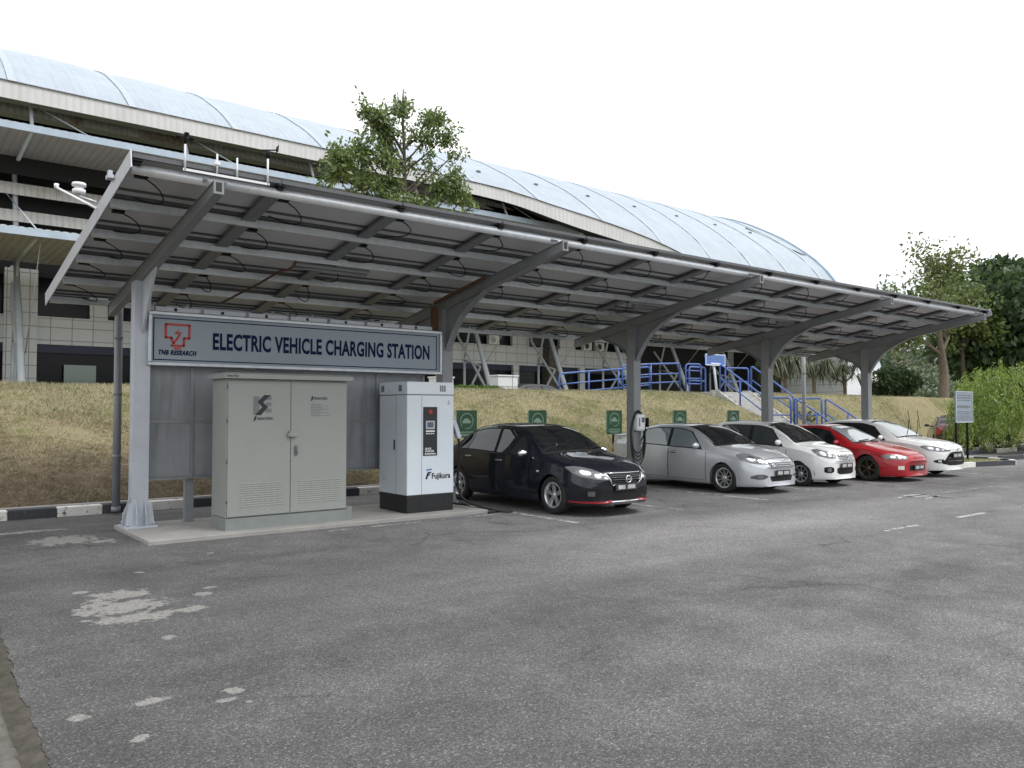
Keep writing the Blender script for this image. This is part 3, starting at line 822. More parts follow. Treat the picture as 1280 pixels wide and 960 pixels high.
    for k in range(3):
        a = k*2*pi/3+.4; px, py = 2.55+.085*cos(a), 8.9+.085*sin(a)
        c.tube([(2.55,8.9,4.585),(px,py,4.585)], .006, 6); c.lathe([(.001,-.028),(.026,-.01),(.028,.008),(.001,.01)], 'z', 10, (px,py,4.59))
    wb(c, 'cup_head', M['black'], r)
    r = thing('wind_vane', 'dark wind vane on a rod right of the cup sensor', 'sensor', (3.46, 8.9, 4.25))
    m = MB(); m.tube([(3.46, 8.9, 4.22), (3.46, 8.9, 4.56)], .012, 8); wb(m, 'rod', M['white'], r)
    c = MB(); c.lathe([(.001,4.62),(.03,4.60),(.028,4.57),(.014,4.52),(.001,4.52)], 'z', 12, (3.46,8.9,0)); c.bar((3.40,8.93,4.615),(3.56,8.85,4.625), .01, .014); c.prism([(8.82,4.60),(8.88,4.60),(8.88,4.66),(8.80,4.67)], 'x', 3.545, 3.55)
    wb(c, 'vane', M['black'], r)
    for x, lab in ((2.89, 'short white rod with a small block, right beside the cup wind sensor'), (3.11, 'plain short white rod midway between the two wind sensors')):
        m = MB(); m.tube([(x, 8.9, 4.24), (x, 8.9, 4.46)], .010, 8)
        if x < 3: m.box(2.86, 2.92, 8.88, 8.92, 4.34, 4.38)
        o = m.build('sensor_rod', M['white']); tag(o, lab, 'sensor', 'short rods on the roof edge')
    r = thing('radiation_sensor', 'white round double-disc sensor on a bracket at the carport end', 'sensor', (2.0, 10.4, 4.1))
    c = MB(); c.lathe([(.001,.10),(.07,.10),(.078,.085),(.078,.06),(.05,.05),(.05,.03),(.072,.02),(.072,-.02),(.05,-.035),(.001,-.035)], 'z', 20, (1.84,10.62,4.24)); wb(c, 'disc', M['white'], r)
    c = MB(); c.tube([(1.84,10.6,4.2),(1.86,10.55,4.16),(2.0,10.45,4.10)], .014, 8); wb(c, 'bracket', M['alu'], r)
    r = thing('sensor_boom', 'thin white rod sloping out from the near carport end', 'sensor', (2.0, 10.5, 4.0))
    c = MB(); c.tube([(2.0,10.42,4.02),(1.86,12.3,4.66)], .016, 8); c.lathe([(.001,-.03),(.03,-.03),(.03,.03),(.001,.03)], 'z', 10, (1.86,12.3,4.68)); wb(c, 'rod', M['white'], r)
    c = MB(); c.box(1.94, 2.0, 9.58, 9.70, 4.19, 4.23); c.box(1.95, 1.99, 9.60, 9.68, 4.23, 4.28)
    o = c.build('terminal_box', M['steel_light']); tag(o, 'small grey terminal box clipped to the near edge of the carport roof', 'box')

def smooth_path(pts, n):
    P = [Vector(p) for p in pts]; P = [P[0]*2-P[1]]+P+[P[-1]*2-P[-2]]; out = []
    for i in range(1, len(P)-2):
        for k in range(n):
            t = k/n; a, b, c, d = P[i-1], P[i], P[i+1], P[i+2]
            out.append(.5*((2*b)+(c-a)*t+(2*a-5*b+4*c-d)*t*t+(3*b-a-3*c+d)*t**3))
    out.append(P[-2]); return out
# ------------------------------------------------------------------ cars (local: y from nose 0 to tail L, x across, z up)
def chaikin(pts, n):
    for _ in range(n):
        out = [pts[0]]
        for a, b in zip(pts[:-1], pts[1:]):
            out.append(tuple(.75*p+.25*q for p, q in zip(a, b))); out.append(tuple(.25*p+.75*q for p, q in zip(a, b)))
        out.append(pts[-1]); pts = out
    return pts

class Car:
    def __init__(s, sp):
        s.sp = sp
        s.L = sp['L']; s.W = sp['W']/2
        s.zc = pchip(sp['top']); s.zb = pchip(sp['belt']); s.wp = pchip(sp['plan'])
        s.sill = pchip(sp['sill']); s.r = sp['wr']; s.ax = sp['axles']; s.ra = sp['wr']+.055
        s.tum = sp.get('tum', .40)
    def arch(s, y):
        for a in s.ax:
            d = abs(y-a)
            if d < s.ra: return s.r + sqrt(max(0, s.ra**2-d*d))
        return 0
    def section(s, y):
        zc = s.zc(y); zs = min(s.zb(y), zc-.03); wm = s.wp(y)*s.W; sl = s.sill(y)
        h = max(0, zc-zs)
        wb = wm-.035
        we = wb-.035-s.tum*max(0, h-.04)
        zr = zc-min(.055, .45*h)
        zm = min(.60, lerp(sl, zs, .62))
        top = [(0, zc), (.45*we, zc-.10*(zc-zr)), (.82*we, zc-.45*(zc-zr)), (we, zr)]
        side = [(lerp(we, wb, .5), lerp(zr, zs, .5)), (wb+.004, zs+.008), (wb+.012, zs-.010), (wm-.020, lerp(zs, zm, .22)), (wm-.010, lerp(zs, zm, .5)), (wm, zm), (wm-.004, lerp(zm, sl, .5)), (wm-.03, lerp(zm, sl, .88)), (wm-.06, sl)]
        pts = chaikin(top+side, 3)
        # cut the wheel arch
        za = s.arch(y)
        n = len(pts)
        if za > sl+.002:
            i0 = next(i for i in range(n) if pts[i][1] <= zs+1e-6 and i > n//3)
            zt = pts[i0][1]
            def xat(z):
                for a, b in zip(pts[i0:-1], pts[i0+1:]):
                    if a[1] >= z >= b[1]:
                        t = (a[1]-z)/max(1e-9, a[1]-b[1]); return lerp(a[0], b[0], t)
                return pts[-1][0]
            new = []
            for p in pts[i0:]:
                z = lerp(zt, za, (zt-p[1])/max(1e-6, zt-sl)); new.append((xat(z)+ (.012 if False else 0), z))
            pts = pts[:i0]+new
        zl = pts[-1][1]
        pts = pts+[(pts[-1][0]-.02, zl), (max(.02, pts[-1][0]-.16), zl+.01)]
        return pts
    def warp(s, x, y, z):
        sp = s.sp; u = abs(x)/s.W
        y += sp['bow']*u**2.2*max(0, 1-y/1.1)**1.5 if y < 1.1 else 0
        if y > s.L-1.0: y -= sp.get('bowr', .16)*u**2.2*max(0, 1-(s.L-y)/1.0)**1.5
        return (x, y, z)
    def shell(s):
        ys = set(np.linspace(0, s.L, 90))
        for a in s.ax:
            for k in range(25): ys.add(a+s.ra*cos(pi*k/24))
            ys.add(a-s.ra-.002); ys.add(a+s.ra+.002)
        for d in (.008,.02,.035,.06,.09,.13): ys.add(d); ys.add(s.L-d)
        ys = sorted(y for y in ys if 0 <= y <= s.L)
        ys = [y for i, y in enumerate(ys) if i == 0 or y-ys[i-1] > .0015 or y == s.L]
        rows = []
        for y in ys:
            h = s.section(y)
            full = [(-x, z) for x, z in h[::-1]]+[(x, z) for x, z in h[1:]]
            rows.append([s.warp(x, y, z) for x, z in full])
        mb = MB(); mb.grid(rows)
        n = len(rows[0])
        for r in (rows[0], rows[-1]):      # close nose and tail in strips across
            m = len(r)//2
            mb.grid([[r[i], (0, r[i][1]*.5+r[m][1]*.5, r[i][2]), r[-1-i]] for i in range(m+1)], smooth=True)
        return mb

    def hit(s, o, d):
        h = s.bvh.ray_cast(Vector(o), Vector(d).normalized())
        return (h[0], h[1]) if h[0] is not None else (None, None)
    def patch(s, name, mt, fn, nu, nv, mode, off, parent, side=-1, ang=40, mb=None, mi=0, build=True):
        """a panel lying on the body: fn(s,t) -> (u,v) in the view the rays come from"""
        P = []
        for i in range(nv+1):
            row = []
            for j in range(nu+1):
                u, v = fn(j/nu, i/nv)
                if mode == 'side': o = (side*3, u, v); d = (-side, 0, 0)
                elif mode == 'front': o = (u, -3, v); d = (0, 1, 0)
                elif mode == 'rear': o = (u, s.L+3, v); d = (0, -1, 0)
                elif mode == 'top': o = (u, v, 4); d = (0, 0, -1)
                else:
                    a = radians(ang); d = (-side*sin(a), cos(a), 0); tv = (-side*cos(a), -sin(a), 0)
                    o = (side*s.W+tv[0]*u-d[0]*3, tv[1]*u-d[1]*3, v)
                p, nrm = s.hit(o, d)
                if p is None: row.append(None); continue
                if nrm.dot(Vector(d)) > 0: nrm = -nrm
                row.append(p+nrm*off)
            P.append(row)
        # fill gaps from neighbours
        for row in P:
            for j in range(len(row)):
                if row[j] is None:
                    c = [q for q in row if q is not None]
                    row[j] = min(c, key=lambda q: abs(row.index(q)-j)) if c else Vector((0,0,.5))
        m = mb or MB(); m.grid([[tuple(p) for p in r] for r in P], mi, True)
        if not build: return m
        return m.build(name, mt, parent)

def chain(pts):
    """(u, v0, v1) columns -> patch function"""
    us = [p[0] for p in pts]
    def f(a, b):
        x = a*(len(pts)-1); i = min(int(x), len(pts)-2); t = x-i
        p, q = pts[i], pts[i+1]
        return lerp(p[0], q[0], t), lerp(lerp(p[1], q[1], t), lerp(p[2], q[2], t), b)
    return f
def quad(a, b, c, d):
    """bottom-left, bottom-right, top-right, top-left"""
    return lambda s_, t: (lerp(lerp(a[0], b[0], s_), lerp(d[0], c[0], s_), t), lerp(lerp(a[1], b[1], s_), lerp(d[1], c[1], s_), t))

def wheel(parent, x, y, r, w, side, style, paintmat, rimr):
    """tyre + rim, outer face towards side"""
    t = MB(); hw = w/2
    prof = [(rimr, -hw+.015), (rimr+.01, -hw+.005), (r-.035, -hw), (r-.012, -hw+.015), (r, -hw+.04), (r, hw-.04), (r-.012, hw-.015), (r-.035, hw), (rimr+.01, hw-.005), (rimr, hw-.015)]
    t.lathe(prof, 'x', 40, (0,0,0)); 
    for a in np.linspace(-hw+.05, hw-.05, 3): t.lathe([(r+.0005, a-.004), (r+.002, a), (r+.0005, a+.004)], 'x', 40, (0,0,0))
    o = empty('wheel', (x, y, r)); o.parent = parent
    t.build('tyre', M['tyre'], o)
    m = MB(); f = side*(hw-.03)
    m.lathe([(rimr+.004, side*(hw-.012)), (rimr-.010, side*(hw-.006)), (rimr-.022, side*(hw-.022)), (rimr-.03, side*(hw-.10))], 'x', 40, (0,0,0), 0)
    m.lathe([(.001, side*(hw-.10)), (rimr-.028, side*(hw-.10))], 'x', 40, (0,0,0), 1)
    m.lathe([(.001, f+side*.008), (.028, f+side*.006), (.05, f-side*.004), (.055, f-side*.05)], 'x', 20, (0,0,0), 0)
    n, tw, w0, w1 = style
    for k in range(n):
        for j in ((-1, 1) if tw else (0,)):
            a = 2*pi*k/n+.3; a1 = a+j*tw
            p0 = Vector((f-side*.004, .03*cos(a), .03*sin(a))); p1 = Vector((side*(hw-.026), (rimr-.018)*cos(a1), (rimr-.018)*sin(a1)))
            d = (p1-p0).normalized(); nx = Vector((side,0,0)); sd = d.cross(nx).normalized()
            vs = []
            for p, ww in ((p0, w0), (p1, w1)):
                for aa, bb in ((-1,-.03),(-.6,0),(.6,0),(1,-.03)): vs.append(p+sd*(aa*ww/2)+nx*bb)
            m.add(vs, [(0,1,5,4),(1,2,6,5),(2,3,7,6),(3,0,4,7)], 0)
    m.build('rim', [paintmat, M['hub']], o)
    return o

def build_car(sp):
    c = Car(sp); L, W = c.L, c.W
    root = thing(sp['name'], sp['label'], 'car', sp['loc'], sp.get('rz', 0), sp.get('group'))
    zk = sp.get('zk', 1.0); root.scale = (1, 1, zk)
    pm = M[sp['paint']]
    sh = c.shell()
    body = sh.build('body', pm, root)
    c.bvh = BVHTree.FromPolygons([v.co.copy() for v in body.data.vertices], [tuple(p.vertices) for p in body.data.polygons])
    # floor and wheel wells close the shell from below
    u = MB()
    ax = c.ax; ra = c.ra
    u.box(-W+.20, W-.20, .30, L-.30, .21, .26)
    for a in ax:
        for sd in (-1, 1):
            P = []
            for k in range(17):
                t = pi*k/16
                P.append([(sd*(W-.045), a+(ra+.01)*cos(t), c.r+(ra+.01)*sin(t)*1.0), (sd*(W-.34), a+(ra+.01)*cos(t), c.r+(ra+.01)*sin(t))])
            u.grid(P)
            u.prism([(a+(ra+.01)*cos(pi*k/16), c.r+(ra+.01)*sin(pi*k/16)) for k in range(17)], 'x', sd*(W-.345)-.003, sd*(W-.345)+.003)
    u.build('underbody', M['hub'], root)
    for a in ax:
        for sd in (-1, 1):
            wo = wheel(root, sd*(W-.115), a, c.r, .195, sd, sp['spokes'], M[sp.get('rim', 'rim')], sp['rimr']); wo.scale = (1, 1, 1/zk); wo.location.z = c.r/zk
    # side glass, doors
    gl = M[sp.get('side_glass', 'glass')]
    det = sp.get('detail', True)
    for sd in (-1, 1):
        lo = lambda y: c.zb(y)+.025
        def hi(y): return c.zc(y)-.115
        wa, wz = sp['windows'][0], sp['windows'][-1]
        def fs(a, b):
            y0 = lerp(wa[0]-.05, wz[1]+.05, a); y1 = lerp(wa[0]+wa[2]-.03, wz[1]+wz[3]+.05, a)
            y = lerp(y0, y1, b); zl = lo(y0)-.018
            return y, lerp(zl, max(zl+.006, hi(y1)+.022), b)
        c.patch('window_surround', M['seam'], fs, 40, 6, 'side', .0022, root, sd)
        for (ya, yb, ta, tb) in sp['windows']:
            # ta/tb: slant of the front/rear edge (metres at the top)
            n = 12
            def fn(a, b, ya=ya, yb=yb, ta=ta, tb=tb):
                y0 = lerp(ya, yb, a); y1 = lerp(ya+ta, yb+tb, a)
                zl = lo(y0); y = y0; zh = max(zl+.004, hi(lerp(y0, y1, 1)))
                return lerp(y0, y1, b), lerp(zl, max(zl+.004, zh), b)
            def fr(a, b, fn=fn):
                uu, vv = fn(a, b); du = (a-.5)*.05; dv = (b-.5)*.05
                return uu+du, vv+dv
            c.patch('window', gl, fn, 16, 6, 'side', .005, root, sd)
        for k, (ya, yb) in enumerate(sp['doors']):
            zl0 = c.sill(ya)+.10
            def fd(a, b, ya=ya, yb=yb):
                y = lerp(ya, yb, a); z0 = c.sill(y)+.08
                za = max(c.arch(y)+.045, z0) if c.arch(y) > 0 else z0
                return y, lerp(za, c.zb(y)-.002, b)
            def fg(a, b, fd=fd, ya=ya, yb=yb):
                uu, vv = fd(a, b); return uu+(a-.5)*.022, vv+(b-.5)*.014
            c.patch('door_gap', M['seam'], fg, 22, 10, 'side', .0012, root, sd)
            d = c.patch('door', pm, fd, 22, 10, 'side', .0032, root, sd)
            # handle
            yh = yb-.13; zh = c.zb(yh)-sp.get('hdrop', .10)
            p, nrm = c.hit((sd*3, yh, zh), (-sd, 0, 0))
            if p:
                h = MB(); h.bbox(p.x-.012+sd*.022, p.x+.012+sd*.022, yh-.085, yh+.085, zh-.014, zh+.014, .008)
                c.patch('handle_recess', M['seam'], quad((yh-.075,zh-.03),(yh+.075,zh-.03),(yh+.075,zh+.022),(yh-.075,zh+.022)), 4, 3, 'side', .0045, d, sd)
                h.build('handle', M['chrome'] if sp.get('chrome_handle') else pm, d)
        # mirror
        ym = sp['mirror'][0]; zm = sp['mirror'][1]
        p, nrm = c.hit((sd*3, ym, zm), (-sd, 0, 0))
        if p:
            m = MB(); bm = bmesh.new(); bmesh.ops.create_uvsphere(bm, u_segments=16, v_segments=10, radius=1)
            for v in bm.verts:
                x, y, z = v.co
                v.co = Vector((p.x+sd*(.13+x*.105), ym-.02+y*.06*(1.0 if y < 0 else .55), zm+.03+z*.068))
            m.bm(bm, 0, True); m.bar((p.x-sd*.02, ym, zm-.02), (p.x+sd*.08, ym-.01, zm+.0), .05, .03, mi=1)
            m.build('mirror', [M[sp.get('mirror_mat', sp['paint'])], M['black']], root)
    # windscreen and rear window
    yb, yt = sp['wind']
    zb0, zt0 = c.zc(yb)+.012, c.zc(yt)-.02
    hb, ht = sp['windw']
    def fw(a, b):
        x = (2*a-1)*lerp(hb, ht, b); return x, lerp(zb0-.03*(2*a-1)**2, zt0-.035*(2*a-1)**2, b)
    def fwb(a, b):
        x, z = fw(a, b); return x+(a-.5)*.07, z+(b-.5)*.045
    c.patch('windscreen_seal', M['seam'], fwb, 20, 10, 'front', .0022, root)
    ws = c.patch('windscreen', M[sp.get('screen', 'glass')], fw, 20, 10, 'front', .005, root)
    if 'rearw' in sp:
        ya, yt = sp['rearw']; z0, z1 = c.zc(ya)+.02, c.zc(yt)-.02
        c.patch('rear_window', M['glass'], lambda a, b: ((2*a-1)*lerp(hb*.93, ht, b), lerp(z0, z1, b)), 16, 8, 'rear', .004, root)
    # bonnet with its gap
    if det:
        y0, y1 = sp['bonnet']
        g = sp.get('bonnetw', (.56, .66))
        fb = lambda a, b: ((2*a-1)*lerp(g[0], g[1], b), lerp(y0-.05*(1-(2*a-1)**2)+.0, y1, b))
        fg = lambda a, b: ((2*a-1)*(lerp(g[0], g[1], b)+.008), lerp(y0-.05*(1-(2*a-1)**2)-.010, y1+.006, b))
        c.patch('bonnet_gap', M['seam'], fg, 18, 16, 'top', .0012, root)
        c.patch('bonnet', pm, fb, 18, 16, 'top', .0032, root)
    # wipers
    if sp.get('wipers'):
        for x in sp['wipers']:
            m = MB(); z = c.zc(yb)+.01; m.tube([(x, yb-.02, z), (x-.05, yb-.10, z+.25), (x-.12, yb-.12, z+.42)], .009, 6)
            m.tube([(x-.02, yb-.14, z+.18), (x-.17, yb-.14, z+.68)], .008, 6); m.build('wiper', M['black'], root)
    else:
        for x in (-.42, .10):
            m = MB(); pts = []
            for t in np.linspace(0, 1, 6):
                xx = lerp(x, x+.55, t); zz = lerp(zb0+.0, zb0+.03, t); p, nrm = c.hit((xx, -3, zz), (0,1,0))
                if p: pts.append(p-Vector((0,.012,0))+Vector((0,0,.01)))
            if len(pts) > 2: m.tube(pts, .009, 6); m.build('wiper', M['black'], root)
    # front patches
    for (nm, mt, f, nu, nv, mode, off, both, ang) in sp['front']:
        for sd in ((-1, 1) if both else (-1,)):
            ff = f
            if both and mode == 'front' and sd == 1: ff = lambda a, b, f=f: (-f(a, b)[0], f(a, b)[1])
            hl = c.patch(nm, M[mt], ff, nu, nv, mode, off, root, sd, ang)
            if nm == 'headlight' and det:
                for (s0, s1, t0, t1) in ((.30,.50,.22,.80),(.56,.72,.18,.72),(.78,.92,.25,.75)):
                    def fr2(a, b, ff=ff, s0=s0, s1=s1, t0=t0, t1=t1):
                        aa, bb = 2*a-1, 2*b-1
                        return ff(lerp(s0, s1, .5+.5*aa*sqrt(1-bb*bb/2)), lerp(t0, t1, .5+.5*bb*sqrt(1-aa*aa/2)))
                    c.patch('reflector', M['chrome'], fr2, 6, 6, mode, off+.003, hl, sd, ang)
    # bars in the grille
    for (xa, xb, z, rr, mt) in sp.get('bars', []):
        m = MB(); pts = []
        for t in np.linspace(0, 1, 9):
            p, nrm = c.hit((lerp(xa, xb, t), -3, z), (0,1,0))
            if p: pts.append(p+Vector((0,-.006,0)))
        m.tube(pts, rr, 6); m.build('grille_bar', M[mt], root)
    for (pts2, rr, mt, nm) in sp.get('lines', []):
        for sx in (1, -1):
            m = MB(); pts = []
            for (x, z) in pts2:
                p, nrm = c.hit((x*sx, -3, z), (0,1,0))
                if p: pts.append(p+Vector((0,-.006,0)))
            if len(pts) > 1: m.tube(smooth_path(pts, 3) if len(pts) > 2 else pts, rr, 6); m.build(nm, M[mt], root)
    # plate
    if 'plate' in sp:
        zp = sp['plate']; p, nrm = c.hit((0, -3, zp), (0,1,0)); 
        q, nrm = c.hit((.22, -3, zp), (0,1,0)); y = min(p.y, q.y)-.02
        m = MB(); m.bbox(-.24, .24, y, y+.018, zp-.058, zp+.058, .006); pl = m.build('number_plate', M['plate'], root)
        m = MB()
        for (a, b) in ((-.19, -.03), (.02, .19)): m.bbox(a, b, y-.0025, y-.0003, zp-.034, zp+.034, .001)
        m.build('plate_characters', M['plate_blur'], pl)
    if 'emblem' in sp:
        ze, kind = sp['emblem']; p, nrm = c.hit((0, -3, ze), (0,1,0)); y = p.y-.014
        m = MB()
        if kind == 'ring':
            m.tube([(.058*cos(t), y, ze+.055*sin(t)) for t in np.linspace(0, 2*pi, 25)], .0095, 6); m.box(-.072, .072, y-.008, y+.004, ze-.014, ze+.014)
        elif kind == 'ovals':
            m.tube([(.062*cos(t), y, ze+.042*sin(t)) for t in np.linspace(0, 2*pi, 25)], .007, 6)
            m.tube([(.040*cos(t), y, ze+.020+.014*sin(t)) for t in np.linspace(0, 2*pi, 19)], .005, 6); m.tube([(.018*cos(t), y, ze+.036*sin(t)) for t in np.linspace(0, 2*pi, 19)], .005, 6)
        else:
            m.tube([(.05*cos(t), y, ze+.034*sin(t)) for t in np.linspace(0, 2*pi, 25)], .006, 6); m.box(-.03, .03, y-.005, y+.003, ze-.008, ze+.008)
        m.build('emblem', M['chrome'], root)
    if sp.get('aerial'):
        y = sp['aerial']; z = c.zc(y); m = MB(); m.tube([(0, y, z-.01), (-.0, y+.13, z+.14)], .005, 5); m.build('aerial', M['black'], root)
    # tail lamps
    for sd in (-1, 1):
        z0, z1 = sp['tail']
        c.patch('tail_lamp', M['tail'], quad((L-.34, z0), (L-.10, z0), (L-.10, z1), (L-.24, z1)), 6, 5, 'side', .004, root, sd)
        if 'marker' in sp:
            ymk, zmk = sp['marker']; p, nrm = c.hit((sd*3, ymk, zmk), (-sd,0,0))
            if p:
                m = MB(); m.bbox(p.x-.006, p.x+.006, ymk-.03, ymk+.03, zmk-.016, zmk+.016, .004); m.build('side_indicator', M['amber'], root)
    if sp.get('boot_spoiler'):
        z = c.zc(L-.12); m = MB(); P = []
        for x in np.linspace(-.55, .55, 9):
            P.append([(x, L-.30, z+.07-.02*(x/.55)**2), (x, L-.05, z+.11-.02*(x/.55)**2), (x, L-.03, z+.085-.02*(x/.55)**2), (x, L-.29, z+.05-.02*(x/.55)**2), (x, L-.30, z+.07-.02*(x/.55)**2)])
        m.grid(P); 
        for x in (-.5, .5): m.box(x-.03, x+.03, L-.26, L-.12, z-.02, z+.075)
        m.build('spoiler', pm, root)
    return root, c

def make_cars():
    plan = [(0,.60),(.02,.70),(.06,.78),(.15,.87),(.32,.94),(.6,.975),(1.0,.992),(1.6,1.0),(3.0,1.0),(3.6,.985),(4.0,.95)]
    def plan_for(L): return plan+[(L-.22,.92),(L-.08,.84),(L-.02,.74),(L,.64)]
    # ---- dark sedan
    L = 4.43
    build_car(dict(name='parked_car', label='dark navy sedan with red lower trim parked next to the white charger', loc=(9.34,8.92,0), zk=.955, L=L, W=1.695, paint='p_navy', group='cars parked under the carport',
        top=[(0,.60),(.03,.675),(.08,.735),(.16,.775),(.35,.845),(.7,.93),(1.0,.985),(1.16,1.02),(1.5,1.24),(1.85,1.415),(2.2,1.49),(2.7,1.505),(3.1,1.455),(3.5,1.29),(3.78,1.125),(4.0,1.075),(4.3,1.05),(4.38,.98),(L,.84)],
        belt=[(0,.56),(.3,.74),(.8,.84),(1.3,.90),(2.2,.945),(3.2,.985),(3.9,.97),(L,.80)], plan=plan_for(L), sill=[(0,.19),(.5,.17),(1.2,.18),(3,.19),(L-.4,.24),(L,.30)],
        wr=.305, rimr=.205, axles=(.87,3.52), bow=.30, spokes=(5,.16,.05,.034),
        windows=[(1.50,2.36,.32,.05),(2.44,3.52,.05,-.26)], doors=[(1.36,2.38),(2.40,3.30)], hdrop=.11, chrome_handle=True, mirror=(1.52,.965), mirror_mat='chrome', marker=(1.22,.70),
        wind=(1.17,1.98), windw=(.68,.53), rearw=(3.72,3.05), bonnet=(.20,1.13), bonnetw=(.50,.66), plate=.475, emblem=(.605,'ring'), tail=(.72,.98), aerial=2.75,
        front=[('grille','black', quad((-.27,.515),(.27,.515),(.40,.70),(-.40,.70)), 18, 6, 'front', .004, False, 0),
               ('headlight','lamp', chain([(-.42,.785,.80),(-.30,.71,.815),(-.16,.655,.80),(0.0,.625,.765),(.12,.605,.72),(.22,.600,.66),(.29,.600,.615)]), 20, 8, 'diag', .007, True, 50),
               ('lower_intake','black', quad((-.40,.27),(.40,.27),(.36,.43),(-.36,.43)), 14, 4, 'front', .004, False, 0),
               ('fog_recess','black', chain([(-.18,.33,.40),(0,.30,.45),(.14,.31,.46),(.26,.36,.44)]), 10, 5, 'diag', .005, True, 50),
               ('fog_lamp','lamp_dark', quad((-.05,.34),(.06,.34),(.06,.42),(-.05,.42)), 6, 6, 'diag', .010, True, 50),
               ('front_lip','lip_red', chain([(-.36,.235,.262),(-.1,.225,.258),(.2,.222,.258),(.30,.225,.275)]), 14, 2, 'diag', .010, True, 50),
               ('lip_strip','chrome', quad((-.42,.235),(.42,.235),(.42,.252),(-.42,.252)), 14, 1, 'front', .010, False, 0)],
        bars=[(-.36,.36,.665,.006,'lamp_dark'),(-.34,.34,.635,.006,'lamp_dark'),(-.32,.32,.60,.006,'lamp_dark'),(-.30,.30,.565,.006,'lamp_dark'),(-.28,.28,.54,.006,'lamp_dark'),(-.29,.29,.508,.012,'chrome'),(-.40,.40,.708,.010,'chrome')],
        lines=[([(.43,.715),(.36,.62),(.29,.51)],.017,'chrome','grille_strip')]))
    # ---- silver sedan
    L = 4.30
    build_car(dict(name='parked_car', label='silver sedan parked behind the post with the wall charger', loc=(14.25,9.34,0), zk=.945, L=L, W=1.70, paint='p_silver', group='cars parked under the carport', side_glass='glass_pale',
        top=[(0,.58),(.03,.66),(.08,.72),(.2,.79),(.45,.875),(.8,.955),(1.0,.99),(1.08,1.01),(1.45,1.22),(1.85,1.395),(2.2,1.455),(2.7,1.46),(3.1,1.41),(3.5,1.27),(3.80,1.12),(4.0,1.09),(4.2,1.07),(4.27,.98),(L,.82)],
        belt=[(0,.54),(.3,.72),(.8,.83),(1.3,.89),(2.2,.93),(3.2,.97),(3.9,.96),(L,.78)], plan=plan_for(L), sill=[(0,.17),(.5,.15),(1.2,.17),(3,.19),(L-.4,.24),(L,.30)],
        wr=.30, rimr=.20, axles=(.86,3.41), bow=.30, spokes=(10,0,.035,.030),
        windows=[(1.44,2.26,.36,.04),(2.34,3.10,.04,-.05),(3.14,3.52,-.04,-.30)], doors=[(1.30,2.28),(2.30,3.22)], hdrop=.10, mirror=(1.50,.955),
        wind=(1.09,1.95), windw=(.68,.53), rearw=(3.74,3.05), bonnet=(.18,1.05), bonnetw=(.50,.66), plate=.44, emblem=(.685,'ovals'), tail=(.74,.97), boot_spoiler=True,
        front=[('grille','lamp_dark', quad((-.34,.535),(.34,.535),(.44,.66),(-.44,.66)), 18, 4, 'front', .004, False, 0),
               ('headlight','lamp', chain([(-.40,.79,.815),(-.30,.705,.85),(-.12,.65,.82),(.05,.63,.765),(.16,.63,.70),(.22,.635,.655)]), 18, 8, 'diag', .006, True, 50),
               ('lower_intake','black', quad((-.33,.27),(.33,.27),(.38,.38),(-.38,.38)), 14, 4, 'front', .004, False, 0),
               ('fog_recess','lamp_dark', chain([(-.14,.34,.38),(0,.315,.42),(.12,.32,.42),(.2,.36,.39)]), 10, 5, 'diag', .005, True, 50),
               ('fog_lamp','lamp', quad((.0,.34),(.09,.34),(.09,.40),(.0,.40)), 6, 6, 'diag', .010, True, 50)],
        bars=[(-.44,.44,.667,.012,'chrome'),(-.40,.40,.63,.010,'chrome'),(-.37,.37,.59,.010,'chrome'),(-.34,.34,.55,.010,'chrome')], lines=[]))
    # ---- small white hatch
    L = 3.58
    plan2 = [(0,.62),(.02,.72),(.06,.80),(.15,.88),(.3,.95),(.6,.985),(1.0,1.0),(2.8,1.0),(3.2,.97),(3.45,.92),(3.55,.84),(L,.76)]
